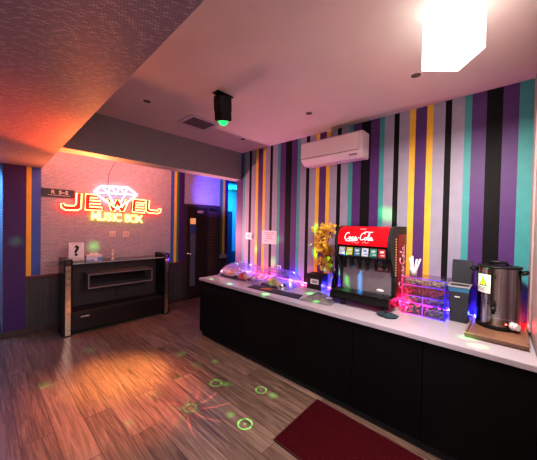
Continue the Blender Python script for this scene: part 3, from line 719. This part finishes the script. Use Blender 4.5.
def smooth_(pts, it=2):
    for _ in range(it):
        q = [pts[0]]
        for a,c in zip(pts,pts[1:]): q += [(a[0]*.75+c[0]*.25,a[1]*.75+c[1]*.25),(a[0]*.25+c[0]*.75,a[1]*.25+c[1]*.75)]
        pts = q+[pts[-1]]
    return pts
b = MB()
yc = 1.10; zc_ = 1.492; sc_ = .050
for st in SCRIPT:
    pts = smooth_(st); out = []
    for u,v in pts:
        z = zc_+(v-.5)*.062; y = yc-(u-2.95)*sc_
        out.append((front_x(z)-.004, y, z))
    b.tube(out,   .0042, 6)
b.build('script_lettering', lw, red)
b = MB()
b.box(front_x(1.568)-.006,front_x(1.568)+.006,1.045,1.105,1.563,1.572)
b.build('small_lettering', emit('pink script light', (1,.5,.45), .2), red)
for pts in ([(1.165,1.435),(1.14,1.45),(1.12,1.428),(1.09,1.445)],[(1.06,1.432),(1.045,1.452),(1.02,1.432),(1.0,1.447)]):
    b = MB(); b.tube([(front_x(z)-.003,y,z) for y,z in smooth_(pts)], .0035, 6); b.build('swirl', emit('pink swirl light', (1,.4,.4), .2), red)
# valve head with six labels
b = MB(); b.prism([(2.50,1.405),(2.63,1.405),(2.63,1.28),(2.535,1.275),(2.488,1.30)], ya+.028, yb-.028, 'XZ'); b.build('valve_housing', M['dark'], t)
labs = [((.50,.52,.60),'white and blue drink label'),((.55,.60,.05),'yellow green drink label'),((.06,.22,.34),'blue drink label'),((.72,.74,.76),'white drink label'),((.05,.28,.22),'teal drink label'),((.45,.03,.04),'red drink label')]
wy = (yb-ya-.075)/6
for i,(c_,lb) in enumerate(labs):
    y_ = yb-.035-wy*(i+.5)
    b = MB(); b.prism([(2.497,1.395),(2.478,1.388),(2.466,1.300),(2.492,1.290)], y_-wy*.46, y_+wy*.46, 'XZ'); vb = b.build('valve', M['char'], t)
    b = MB(); b.prism([(2.477,1.387),(2.4745,1.387),(2.4645,1.312),(2.4670,1.312)], y_-wy*.40, y_+wy*.40, 'XZ')
    b.build('drink_label', mat('label '+lb, tuple(q*.55 for q in c_), .35, emis=c_, es=.07, var=.3, scale=45), vb, lb)
    b = MB()
    b.prism([(2.4735,1.372),(2.4718,1.372),(2.4690,1.352),(2.4707,1.352)], y_-wy*.22, y_+wy*.22, 'XZ')
    b.prism([(2.4685,1.336),(2.4668,1.336),(2.4655,1.326),(2.4672,1.326)], y_-wy*.30, y_+wy*.12, 'XZ')
    b.build('label_print', mat('label print', (.5,.5,.5) if i not in (3,) else (.1,.2,.5), .4), vb)
    b = MB(); b.lathe([(.024,1.285),(.024,1.262),(.017,1.25),(.013,1.215),(.010,1.215),(0,1.235)], (2.535,y_,0), 16); b.build('nozzle', M['dark'], vb)
    b = MB(); b.prism([(2.552,1.28),(2.560,1.28),(2.548,1.175),(2.541,1.175)], y_-.015, y_+.015, 'XZ'); b.build('lever', M['char'], vb)
b = MB(); b.prism([(2.630,1.275),(2.60,1.275),(2.585,ZT+.13),(2.63,ZT+.13)], ya+.03, yb-.03, 'XZ'); bs_ = b.build('backsplash', mat('satin steel splash', (.50,.50,.54), .3, .85, var=.06), t)
b = MB(); b.prism([(2.586,1.215),(2.583,1.165),(2.581,1.165),(2.584,1.215)], ya+.05, ya+.17, 'XZ'); st_ = b.build('sticker', mat('dark red sticker', (.22,.03,.04), .4), bs_, 'dark red sticker')
b = MB(); b.prism([(2.5835,1.203),(2.5832,1.198),(2.5815,1.198),(2.5818,1.203)], ya+.06, ya+.16, 'XZ'); b.prism([(2.582,1.188),(2.5817,1.183),(2.580,1.183),(2.5803,1.188)], ya+.07, ya+.15, 'XZ'); b.build('sticker_print', M['card'], st_)
b = MB(); b.lathe([(0,0),(1,0),(.9,.003),(0,.003)], n=24, axis='X')
for v in b.bm.verts: v.co = Vector((2.588-v.co.x, 1.0+v.co.y*.036-.07, v.co.z*.016+.985))
b.build('maker_badge', M['white'], bs_)
# drip tray
b = MB(); b.prism([(2.62,.865),(2.43,.865),(2.402,.885),(2.398,.93),(2.412,.952),(2.62,.952)], ya-.012, yb+.012, 'XZ')
bmesh.ops.bevel(b.bm, geom=[e for e in b.bm.edges if abs(e.verts[0].co.y-e.verts[1].co.y)>.1], offset=.006, segments=2, affect='EDGES')
dt = b.build('drip_tray', M['gloss'], t)
b = MB()
for i in range(16):
    yy = ya+.02+i*.034; b.box(2.425,2.60,yy,yy+.016,.952,.957)
b.build('tray_grate', M['char'], dt)
for x_ in (2.46,2.82):
    for y_ in (ya+.045,yb-.105):
        b = MB(); b.lathe([(.026,0),(.026,.012),(.017,.018),(.017,.07)], (x_,y_,ZT), 16); b.build('foot', M['dark'], t)
# red side panel with dotted lights and script
b = MB(); b.box(2.655,2.885,ya-.004,ya,.93,1.525,.002); sp_ = b.build('side_graphic', mat('dark red panel', (.17,.008,.015), .4, emis=(.6,.02,.03), es=.02), t)
b = MB()
for st in SCRIPT[:9]:
    out = [(2.775-(v-.5)*.12, ya-.006, 1.00+u*.072) for u,v in smooth_(st)]
    b.tube(out, .006, 6)
b.build('script_lettering', mat('pale script', (.62,.36,.42), .5), sp_)
b = MB()
for i in range(15):
    z = 1.14+i*.024; x_ = 2.60-max(0,(z-1.24))*.05
    b.box(x_,x_+.02,ya-.003,ya,z,z+.010)
b.build('side_slot', mat('amber lit slot', (.5,.25,.08), .4, emis=(1,.45,.12), es=.25), t)

# dark cloth heap
t = thing('cleaning_cloth', 'crumpled dark teal cleaning cloth by the foot of the soda fountain', 'cloth', (2.45,.83,ZT))
b = MB(); b.ball((2.385,.785,ZT+.012), .08, (.75,1.1,.22), 3, .0)
for v in b.bm.verts:
    a = math.atan2(v.co.y-.785, v.co.x-2.385); v.co.z = max(ZT+.001, v.co.z + .010*math.sin(v.co.x*90)*math.sin(v.co.y*70)); v.co.x += .012*math.sin(a*5); v.co.y += .014*math.cos(a*4)
b.build('crumpled_fabric', mat('dark teal cloth', (.012,.035,.045), .85, var=.4, scale=50, bump=.4), t)

# ------------------------------------------------------------------ clear drawer organiser
t = thing('drawer_organizer', 'clear acrylic drawer organizer glowing pink and blue beside the grey bin', 'organizer', (2.70,.57,ZT))
OX0,OX1,OY0,OY1 = 2.60,2.86,.405,.742
ac2 = acrylic('clear organizer acrylic', (.97,.94,1.), .88, .05, .1)
b = MB()
for z in (ZT+.002,ZT+.105,ZT+.165,ZT+.258,ZT+.325): b.box(OX0,OX1,OY0,OY1,z,z+.006)
b.box(OX0,OX1,OY0,OY0+.006,ZT,ZT+.33); b.box(OX0,OX1,OY1-.006,OY1,ZT,ZT+.33); b.box(OX1-.006,OX1,OY0,OY1,ZT,ZT+.33)
b.box(OX0,OX1,.568,.574,ZT,ZT+.165)
b.build('case', ac2, t)
m_, nt_, bs2 = _new('acrylic rim with painted glow'); N_ = nt_.nodes; tc_ = N_.new('ShaderNodeTexCoord'); sp2 = N_.new('ShaderNodeSeparateXYZ'); mr2 = N_.new('ShaderNodeMapRange'); mr2.inputs[1].default_value = -.16; mr2.inputs[2].default_value = .17  # light caught in the acrylic edges, painted as colour and emission
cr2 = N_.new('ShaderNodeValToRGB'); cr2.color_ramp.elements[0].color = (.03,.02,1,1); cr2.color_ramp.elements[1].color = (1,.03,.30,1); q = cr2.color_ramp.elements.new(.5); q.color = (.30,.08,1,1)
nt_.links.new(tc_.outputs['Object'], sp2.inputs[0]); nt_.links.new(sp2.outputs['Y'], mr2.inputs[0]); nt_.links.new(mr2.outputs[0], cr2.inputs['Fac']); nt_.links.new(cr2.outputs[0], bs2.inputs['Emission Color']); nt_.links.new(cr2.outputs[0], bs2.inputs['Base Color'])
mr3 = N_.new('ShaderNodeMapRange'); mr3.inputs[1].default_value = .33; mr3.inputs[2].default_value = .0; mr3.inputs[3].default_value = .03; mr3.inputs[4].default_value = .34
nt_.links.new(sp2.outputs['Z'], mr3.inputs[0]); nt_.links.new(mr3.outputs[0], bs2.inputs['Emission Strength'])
b = MB()
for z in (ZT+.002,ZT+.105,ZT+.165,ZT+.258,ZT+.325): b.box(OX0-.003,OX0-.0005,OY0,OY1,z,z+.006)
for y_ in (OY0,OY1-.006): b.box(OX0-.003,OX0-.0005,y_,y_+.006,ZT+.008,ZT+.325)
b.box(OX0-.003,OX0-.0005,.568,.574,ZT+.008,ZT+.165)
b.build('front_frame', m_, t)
cells = [(OY0+.01,OY1-.01,.265,.322,(.30,.26,.18),'clear top drawer'),(OY0+.01,OY1-.01,.172,.255,(.40,.05,.06),'clear drawer of red packets'),(OY0+.01,.566,.112,.162,(.22,.20,.22),'small clear drawer, right'),(.576,OY1-.01,.112,.162,(.26,.22,.22),'small clear drawer, left'),(OY0+.01,.566,.010,.102,(.10,.13,.14),'lower right clear drawer'),(.576,OY1-.01,.010,.102,(.14,.14,.16),'lower left clear drawer')]
for q,(y0_,y1_,z0_,z1_,cc,lb) in enumerate(cells):
    b = MB(); b.box(OX0-.004,OX0+.002,y0_,y1_,ZT+z0_,ZT+z1_,.001); dr = b.build('drawer', ac2, t, lb)
    b = MB(); ym = (y0_+y1_)/2; b.box(OX0-.012,OX0-.004,ym-.02,ym+.02,ZT+(z0_+z1_)/2-.004,ZT+(z0_+z1_)/2+.006,.002); b.build('drawer_pull', ac2, dr)
    b = MB(); hh = (z1_-z0_)*(.62 if q not in (1,) else .6)
    for i in range(int(60*(y1_-y0_)/.15)):
        px, py = random.uniform(OX0+.025,OX1-.03), random.uniform(y0_+.02,y1_-.02); pz = ZT+z0_+.008+random.uniform(0,hh)
        b.ball((px,py,pz), .014, (random.uniform(.6,1.3),random.uniform(.8,1.5),.5), 1, .15)
    o = b.build('snack_packets', mat('packet colours', tuple(min(1,q*1.5) for q in cc), .4, var=.7, scale=60)); 
    o['kind'] = 'stuff'; o['category'] = 'packets'; o['label'] = 'small packets filling the '+('top drawer','second drawer, red','small right drawer','small left drawer','lower right drawer','lower left drawer')[q]+' of the clear organizer'
t = thing('stick_cup', 'white cup holding rolled paper straws on top of the clear organizer', 'cup', (2.70,.675,ZT+.331))
b = MB(); b.lathe([(0,.0),(.027,.0),(.031,.045),(.0335,.075),(.0305,.075),(.027,.01),(0,.008)], (2.70,.675,ZT+.331), 24); b.build('cup_body', M['white'], t)
for dx,dy,l in ((-.01,.014,.15),(.008,.008,.165),(.004,-.012,.14),(-.008,-.028,.145)):
    b = MB(); p0_ = Vector((2.70+dx*.5,.675+dy*.5,ZT+.345)); b.tube([p0_, p0_+Vector((dx*1.1,dy*1.5,l))], .0085, 8); b.build('straw_roll', M['card'], t)

# grey bin with its lid open
t = thing('lidded_bin', 'charcoal plastic bin with its lid standing open beside the organizer', 'bin', (2.74,.335,ZT))
BX0,BX1,BY0,BY1 = 2.66,2.82,.256,.396
M['bing'] = mat('slate grey plastic', (.030,.034,.043), .45, var=.08)
b = MB()
def frustum(b, z0, z1, i0, i1, bev=.008):
    n0 = len(b.bm.verts); b.box(BX0,BX1,BY0,BY1,z0,z1,bev); xc_, yc_ = (BX0+BX1)/2, (BY0+BY1)/2
    b.bm.verts.ensure_lookup_table()
    for v in b.bm.verts[n0:] if False else list(b.bm.verts)[n0:]:
        f = (v.co.z-z0)/(z1-z0); k_ = i0+(i1-i0)*f
        v.co.x = xc_+(v.co.x-xc_)*k_; v.co.y = yc_+(v.co.y-yc_)*k_
frustum(b, ZT, ZT+.25, .86, .99); b.build('bin_body', M['bing'], t)
b = MB(); frustum(b, ZT+.25, ZT+.29, 1.0, 1.02, .004); b.build('blue_liner', mat('blue liner band', (.04,.16,.28), .4), t)
b = MB(); 
for x0,x1,y0_,y1_ in ((BX0-.006,BX0+.004,BY0-.006,BY1+.006),(BX1-.004,BX1+.006,BY0-.006,BY1+.006),(BX0+.004,BX1-.004,BY0-.006,BY0+.004),(BX0+.004,BX1-.004,BY1-.004,BY1+.006)): b.box(x0,x1,y0_,y1_,ZT+.288,ZT+.302,.002)
b.build('rim', mat('pale rim', (.34,.32,.34), .4), t)
b = MB(); b.box(BX0+.004,BX1-.004,BY0+.004,BY1-.004,ZT+.289,ZT+.291); b.build('dark_inside_sheet', M['dark'], t)  # dark sheet stands in for the shade inside the open bin
b = MB(); b.prism([(BX1-.004,ZT+.30),(BX1+.012,ZT+.30),(BX1+.030,ZT+.50),(BX1+.014,ZT+.50)], BY0-.002, BY1+.002, 'XZ')
bmesh.ops.bevel(b.bm, geom=b.bm.edges[:], offset=.005, segments=2, affect='EDGES'); b.build('lid', M['bing'], t)
b = MB(); b.box(BX0-.0015,BX0+.004,.318,.352,ZT+.205,ZT+.214); b.build('maker_mark', M['white'], t)

# ------------------------------------------------------------------ water urn on a wooden tray
UX, UY = 2.735, .085
t = thing('serving_tray', 'wooden tray with raised edges under the steel water urn', 'tray', (2.6,.085,ZT))
M['traywood'] = planks('tray wood', 1., 3., ((.14,.07,.045),(.22,.115,.07),(.30,.17,.105)), rough=.4, along='Y', across='X', gap=0)
b = MB(); b.box(2.38,2.90,-.078,.235,ZT+.001,ZT+.018,.002); b.build('tray_base', M['traywood'], t)
for p in (dict(a=(2.33,2.38)),dict(a=(2.90,2.915))):
    b = MB(); x0,x1 = p['a']
    b.prism([(x0,ZT+.035),(x0+.012,ZT+.040),(x1,ZT+.012),(x1,ZT+.001),(x0+.02,ZT+.001)] if x0<2.5 else [(x0,ZT+.001),(x0,ZT+.035),(x1,ZT+.035),(x1,ZT+.001)], -.085, .245, 'XZ'); b.build('tray_edge', M['traywood'], t)
b = MB(); b.box(2.38,2.90,.235,.245,ZT+.001,ZT+.038,.002); b.build('tray_edge', M['traywood'], t)
b = MB(); b.box(2.40,2.90,-.086,-.076,ZT+.001,ZT+.038,.002); b.build('tray_edge', M['traywood'], t)
t = thing('water_urn', 'tall stainless steel water urn with black handles and a tap on the tray', 'urn', (UX,UY,ZT+.018))
r = .131; z = ZT+.018
M['urn'] = mat('polished urn steel', (.40,.40,.42), .14, 1., var=.75, scale=7, stretch=(3,3,.05))  # light and dark streaks in the steel colour stand for reflections
b = MB(); b.lathe([(0,z),(r*.98,z),(r*1.01,z+.012),(r,z+.03),(r,z+.445),(r*1.02,z+.452),(r*1.02,z+.46),(0,z+.46)], (UX,UY,0), 48); b.build('urn_body', M['urn'], t)
b = MB(); b.lathe([(r*1.015,z+.0),(r*1.03,z+.004),(r*1.03,z+.022),(r*1.005,z+.03)], (UX,UY,0), 48); b.build('base_ring', M['dark'], t)
b = MB(); b.lathe([(r*1.0015,z+.088),(r*1.008,z+.090),(r*1.0015,z+.092)], (UX,UY,0), 48); b.build('body_seam', M['chrome'], t)
b = MB(); b.lathe([(r*1.05,z+.46),(r*1.06,z+.464),(r*1.05,z+.470),(r*.8,z+.474),(.04,z+.476),(0,z+.476)], (UX,UY,0), 40); lid = b.build('lid', M['dark'], t)
b = MB(); b.tube([(UX,UY-.05,z+.474),(UX,UY-.045,z+.497),(UX,UY+.045,z+.497),(UX,UY+.05,z+.474)], .011, 10, flat=.8); b.build('lid_handle', M['dark'], lid)
# side handles follow the axis across the camera's view of the urn
ax = Vector((.05,1,0)).normalized()
for sgn in (1,-1):
    b = MB(); c0 = Vector((UX,UY,0))+ax*sgn*(r+.0); nrm = ax*sgn
    kk = 1 if sgn > 0 else .8
    per = Vector((-ax.y,ax.x,0))
    p = [c0+per*.035+Vector((0,0,z+.425)), c0+per*.035+nrm*.030*kk+Vector((0,0,z+.435)), c0+per*.0+nrm*.036*kk+Vector((0,0,z+.437)), c0-per*.035+nrm*.030*kk+Vector((0,0,z+.435)), c0-per*.035+Vector((0,0,z+.425))]
    b.tube(p, .014, 10); b.build('side_handle', M['dark'], t)
fd = Vector((-.93,.12,0)).normalized(); fs_ = Vector((fd.y,-fd.x,0))   # the urn's face
def up_(ang, zz, rr=r): 
    d_ = Matrix.Rotation(ang,3,'Z') @ fd; return Vector((UX,UY,zz))+d_*rr, d_
# tap
p, d_ = up_(.02, z+.165)
b = MB(); b.tube([p, p+d_*.05], .012, 12); b.tube([p+d_*.045+Vector((0,0,.016)), p+d_*.045-Vector((0,0,.035))], [.014,.011], 12); tp_ = b.build('tap', M['dark'], t)
b = MB(); sd2 = Vector((-d_.y,d_.x,0)); b.tube([p+d_*.045+Vector((0,0,.016)), p+d_*.045+Vector((0,0,.03)), p+d_*.055-sd2*.035+Vector((0,0,.036))], .006, 8); b.build('tap_lever', M['dark'], tp_)
p, d_ = up_(.02, z+.40); b = MB(); sd2 = Vector((-d_.y,d_.x,0)); b.tube([p+d_*.003-Vector((0,0,.018)), p+d_*.003+Vector((0,0,.018))], .004, 8); b.tube([p+d_*.003-sd2*.010, p+d_*.003+sd2*.010], .003, 8); b.build('level_mark', M['dark'], t)
# warning sticker (curved with the body)
def patch(a0,a1,z0,z1,rr,name,m,parent,n=8):
    b = MB(); vs = []
    for i in range(n+1):
        a = a0+(a1-a0)*i/n; q0,_ = up_(a,z0,rr); q1,_ = up_(a,z1,rr); vs.append((b.bm.verts.new(q0),b.bm.verts.new(q1)))
    for i in range(n): b.bm.faces.new((vs[i][0],vs[i+1][0],vs[i+1][1],vs[i][1]))
    return b.build(name, m, parent)
A0 = -.98; A1 = -.18
st_ = patch(A0,A1,z+.265,z+.405,r+.0012,'warning_sticker',M['card'],t)
def surf(u,v,rr):   # u 0..1 left to right as seen, v height
    q,_ = up_(A0+(A1-A0)*u, z+.265+.14*v, rr); return q
def poly_on(pts,name,m,parent,rr):
    b = MB(); b.bm.faces.new([b.bm.verts.new(surf(u,v,rr)) for u,v in pts]); return b.build(name,m,parent)
def flat_tri(u0,u1,um,v0,v1,name,m,parent,rr):
    b = MB(); n = 8
    lo = [b.bm.verts.new(surf(u0+(u1-u0)*i/n, v0, rr)) for i in range(n+1)]
    hi = [b.bm.verts.new(surf(u0+(u1-u0)*i/n, v0+(v1-v0)*(1-abs(i/n-.5)*2)+.001, rr)) for i in range(n+1)]
    for i in range(n): b.bm.faces.new((lo[i],lo[i+1],hi[i+1],hi[i]))
    return b.build(name,m,parent)
flat_tri(.20,.80,.5,.38,.92,'warning_triangle',M['ink'],st_,r+.0022)
flat_tri(.28,.72,.5,.425,.83,'triangle_field',mat('warning yellow', (.85,.65,.03), .5),st_,r+.0034)
b = MB(); 
for v0,v1,w in ((.52,.72,.022),(.45,.49,.022)):
    b.bm.faces.new([b.bm.verts.new(surf(u,v,r+.0046)) for u,v in ((.5-w,v0),(.5+w,v0),(.5+w,v1),(.5-w,v1))])
b.build('exclamation_mark', M['ink'], st_)
b = MB()
for v0,u1 in ((.28,.9),(.20,.85),(.12,.7)):
    for i in range(6):
        ua, ub = .08+(u1-.08)*i/6, .08+(u1-.08)*(i+1)/6
        b.bm.faces.new([b.bm.verts.new(surf(u,v,r+.0022)) for u,v in ((ua,v0-.018),(ub,v0-.018),(ub,v0+.018),(ua,v0+.018))])
b.build('printed_line', M['inkgrey'], st_)
# thermostat knob and pilot light
p, d_ = up_(.92, z+.045)
b = MB(); b.tube([p-d_*.005, p+d_*.012], .030, 24); b.tube([p+d_*.012, p+d_*.038], [.024,.022], 24); b.build('thermostat_knob', M['white'], t)
p, d_ = up_(.55, z+.055); b = MB(); b.ball(p+d_*.001, .006, sub=2); b.build('pilot_light', emit('red pilot light', (1,.08,.04), 3), t)

# ------------------------------------------------------------------ red floor mat
t = thing('door_mat', 'dark red floor mat lying on the wood floor before the counter', 'mat', (1.78,.85,0))
b = MB(); b.prism([(1.475,1.265),(2.09,1.285),(2.06,.42),(1.45,.40)], .0, .010, 'XY'); b.build('pile', M['matred'], t)
b = MB()
q = [(1.475,1.265),(2.09,1.285),(2.06,.42),(1.45,.40)]
b.tube([(x,y,.006) for x,y in q], .007, 6, closed=True); b.build('border', mat('dark mat border', (.05,.008,.01), .9), t)

# ------------------------------------------------------------------ lights
def light(kind, name, loc, energy, col, **k):
    l = bpy.data.lights.new(name, kind); l.energy = energy; l.color = col
    o = bpy.data.objects.new(name, l); COL.objects.link(o); o.location = loc
    for a, v in k.items():
        if a == 'aim': o.rotation_euler = (Vector(v)-Vector(loc)).to_track_quat('-Z','Y').to_euler()
        else: setattr(l, a, v)
    return o
light('AREA','added fill light behind the viewer',(-.2,-1.3,2.32), 58,(.97,.88,.95), aim=(-.2,-1.3,0), shape='RECTANGLE', size=1.6, size_y=1.4)  # unseen area light added to fill the room
light('AREA','corridor light',(4.9,5.5,2.6), 24,(.02,.35,1.), aim=(4.9,6.3,1.2), shape='RECTANGLE', size=.8, size_y=.3)
light('POINT','corridor teal light',(4.8,6.0,2.55), 3.5,(.02,1.,.75), shadow_soft_size=.08)
light('AREA','recess light',(-.3,5.4,2.3), 14,(.1,.4,1.), aim=(-.3,5.8,1.0), shape='RECTANGLE', size=.6, size_y=.3)
light('AREA','lamp light',(1.735,.278,2.49), 21,(1,.88,.80), aim=(1.735,.278,0), shape='SQUARE', size=.2)
light('AREA','cove light behind the beam',(1.6,4.2,2.74), 11,(1.,.32,.28), aim=(1.6,4.9,1.9), shape='RECTANGLE', size=1.9, size_y=.15)
light('SPOT','orange floor beam',(1.50,2.0,2.47), 190,(1.,.24,.09), aim=(.85,2.65,0), spot_size=.74, spot_blend=1., shadow_soft_size=.05)
light('SPOT','amber floor beam',(1.50,2.0,2.47), 270,(1.,.50,.10), aim=(1.02,2.95,0), spot_size=.44, spot_blend=1., shadow_soft_size=.05)
light('SPOT','added orange spot',(1.15,4.45,1.92), 44,(1.,.24,.07), aim=(.55,4.0,2.50), spot_size=2.6, spot_blend=.8, shadow_soft_size=.06)  # spot without a fixture, added to warm the beam underside and low ceiling
light('SPOT','added red ceiling spot',(1.15,4.45,1.75), 165,(1.,.10,.02), aim=(.42,3.2,2.335), spot_size=.55, spot_blend=1., shadow_soft_size=.06)  # spot without a fixture, added for the red area on the low ceiling
light('SPOT','blue door beam',(2.7,4.1,1.5), 190,(.14,.10,1.), aim=(3.75,5.0,2.5), spot_size=.95, spot_blend=1., shadow_soft_size=.05)
light('SPOT','pink wall wash',(2.0,4.85,1.3), 120,(1.,.42,.50), aim=(2.94,2.6,1.6), spot_size=1.5, spot_blend=1., shadow_soft_size=.06)
for y_, c_, e_ in ((-.03,(1,.02,.03),.7),(.22,(.03,.05,1),1.2),(.40,(.05,.04,1),.9),(.775,(1,.02,.10),2.2),(1.62,(.06,.05,1),1.2),(1.95,(1,.06,.10),1.),(2.25,(.08,.06,1),1.2),(2.62,(1,.04,.20),.8),(2.85,(1,.03,.03),.9),(3.12,(.06,.08,1),1.1)):
    light('POINT','light strip diode',(2.895,y_,.85), e_, c_, shadow_soft_size=.012)

# pattern projector: one small lamp whose beam is shaped into rings and soft dots
def gobo(loc, energy, rings, blobs, rays=()):
    """rings / blobs: (x, y, z, radius in metres at the surface)"""
    o = light('POINT','pattern projector',loc,energy,(1,1,1), shadow_soft_size=.004)
    l = o.data; l.use_nodes = True; nt = l.node_tree; N = nt.nodes; L = nt.links
    em = [n for n in N if n.type == 'EMISSION'][0]
    tc = N.new('ShaderNodeTexCoord'); acc = None
    def dist(p):
        d = (Vector(p)-Vector(loc)); n = N.new('ShaderNodeVectorMath'); n.operation = 'DISTANCE'
        n.inputs[1].default_value = d.normalized(); L.new(tc.outputs['Normal'], n.inputs[0]); return n.outputs['Value'], d.length
    def plus(sock, col):
        nonlocal acc
        m = N.new('ShaderNodeVectorMath'); m.operation = 'SCALE'; m.inputs[0].default_value = tuple(c*.1 for c in col); L.new(sock, m.inputs['Scale'])
        if acc is None: acc = m.outputs[0]; return
        a = N.new('ShaderNodeVectorMath'); a.operation = 'ADD'; L.new(acc, a.inputs[0]); L.new(m.outputs[0], a.inputs[1]); acc = a.outputs[0]
    def ramp(sock, a, b_, o0, o1):
        r = N.new('ShaderNodeMapRange'); r.interpolation_type = 'SMOOTHSTEP'; r.inputs[1].default_value = a; r.inputs[2].default_value = b_; r.inputs[3].default_value = o0; r.inputs[4].default_value = o1
        L.new(sock, r.inputs[0]); return r.outputs[0]
    for x,y,z,r,k,cl in rings:
        s_, ln = dist((x,y,z)); a = r/ln
        c = N.new('ShaderNodeMath'); c.operation = 'COMPARE'; c.inputs[1].default_value = a; c.inputs[2].default_value = a*.12; L.new(s_, c.inputs[0])
        m = N.new('ShaderNodeMath'); m.operation = 'MULTIPLY'; m.inputs[1].default_value = k; L.new(c.outputs[0], m.inputs[0]); plus(m.outputs[0], cl)
        plus(ramp(s_, 0, a*.3, k, 0), cl)
    for x,y,z,rad,k,cnt,tw,cl in rays:
        d = Vector((x,y,z))-Vector(loc); ln = d.length; dn = d.normalized(); e1 = dn.orthogonal().normalized(); e2 = dn.cross(e1)
        def dot(e):
            n = N.new('ShaderNodeVectorMath'); n.operation = 'DOT_PRODUCT'; n.inputs[1].default_value = e; L.new(tc.outputs['Normal'], n.inputs[0]); return n.outputs['Value']
        def mth(op, a, b_=None, v=None):
            n = N.new('ShaderNodeMath'); n.operation = op; L.new(a, n.inputs[0])
            if b_ is not None: L.new(b_, n.inputs[1])
            elif v is not None: n.inputs[1].default_value = v
            return n.outputs[0]
        u, v_ = dot(e1), dot(e2); th = mth('ARCTAN2', v_, u); s_, _ = dist((x,y,z))
        ph = mth('ADD', mth('MULTIPLY', th, v=cnt/2), mth('MULTIPLY', s_, v=tw*ln))
        off = mth('MULTIPLY', mth('ABSOLUTE', mth('SINE', ph)), s_)
        line = ramp(off, 0, .009/ln*cnt/2*.5, 1, 0)
        plus(mth('MULTIPLY', mth('MULTIPLY', line, ramp(s_, rad*.12/ln, rad*.3/ln, 0, k)), ramp(s_, rad*.4/ln, rad/ln, 1, 0)), cl)
    for x,y,z,r,k,cl in blobs:
        s_, ln = dist((x,y,z)); plus(ramp(s_, 0, r/ln, k, 0), cl)
    L.new(acc, em.inputs['Color'])
    return o
G_, R_c, B_ = (.12,1.,.18), (1.,.16,.18), (.05,.20,1.)
gobo((1.47,1.97,2.46), 3600,
  [(1.229,2.013,0,.05,1.0,G_),(1.434,1.538,0,.055,1.3,G_),(1.603,2.154,0,.055,1.,G_),(1.838,1.755,0,.05,1.,G_),(1.097,2.397,0,.045,.4,G_),(1.661,2.60,0,.05,.4,G_),(1.22,2.0,0,.022,.8,R_c)],
  [(1.669,2.063,0,.07,.42,G_),(1.86,1.62,0,.07,.5,G_),(1.421,1.70,0,.06,.38,G_),(1.391,2.517,0,.06,.3,G_),(1.661,2.944,0,.08,.45,G_),(1.853,2.517,0,.07,.35,G_),(.427,3.292,0,.09,.5,G_),(.924,3.82,0,.09,.3,G_),(1.097,2.737,0,.06,.25,G_),(.8,2.2,0,.06,.25,G_),
   (2.94,2.62,1.05,.09,.4,G_),(2.94,2.95,1.22,.09,.36,G_),(2.94,2.47,1.40,.09,.4,G_),(2.94,1.87,1.55,.09,.45,G_),(2.94,1.88,1.25,.08,.45,G_),(2.94,1.0,1.73,.11,.42,G_),(2.94,1.55,1.05,.07,.5,G_),(2.94,.82,1.45,.1,.3,G_),
   (2.2,2.70,.82,.05,1.4,G_),(2.16,2.02,.82,.06,1.4,G_),(2.55,1.70,.82,.06,1.3,G_),(2.3,1.45,.82,.05,1.,G_),(2.22,.16,.82,.05,2.2,G_),(2.2,3.1,.82,.05,1.,G_),(2.35,.2,.80,.06,1.3,G_),(2.62,.15,1.22,.10,.7,G_),
   (.33,4.97,1.3,.1,.45,G_),(1.25,4.97,1.2,.13,.5,G_),(2.59,1.27,1.05,.04,1.2,G_),(2.59,1.265,1.0,.04,1.2,G_)]
  + [(2.59,1.14-.004*q,1.17-.05*q,.032,1.8,(.05,.45,1.)) for q in range(5)] + [(2.66,3.0,1.0,.20,.5,B_),(2.68,2.28,1.0,.26,.7,B_),(2.9,1.62,.95,.08,.8,B_),(2.66,.46,.88,.07,.8,B_)],  # dots on the steel splash and covers added as reflections and blue sheen
  [(1.229,2.013,0,.42,2.0,9,5.,R_c),(1.229,2.013,0,.26,.9,5,-5.,G_)])

w = bpy.data.worlds.new('World'); SC.world = w; w.use_nodes = True
w.node_tree.nodes['Background'].inputs[0].default_value = (.05,.04,.06,1); w.node_tree.nodes['Background'].inputs[1].default_value = .3

# ------------------------------------------------------------------ camera
cd = bpy.data.cameras.new('Camera'); cam = bpy.data.objects.new('Camera', cd); COL.objects.link(cam)
cd.sensor_width = 36; cd.lens = 36*266.46/537; cd.clip_start = .02
Rr = ((.67907,-.73378,.02057),(.00275,-.02548,-.99967),(.73407,.67891,-.01528))
mw = Matrix(((Rr[0][0],-Rr[1][0],-Rr[2][0],0),(Rr[0][1],-Rr[1][1],-Rr[2][1],0),(Rr[0][2],-Rr[1][2],-Rr[2][2],1.58),(0,0,0,1)))
cam.matrix_world = mw
SC.camera = cam
SC.view_settings.view_transform = 'Standard'; SC.view_settings.look = 'Medium High Contrast'; SC.view_settings.exposure = 1.5
SC.cycles.use_denoising = True
SC.cycles.max_bounces = 8; SC.cycles.transparent_max_bounces = 16; SC.cycles.sample_clamp_indirect = 4
SC.cycles.caustics_reflective = False; SC.cycles.caustics_refractive = False
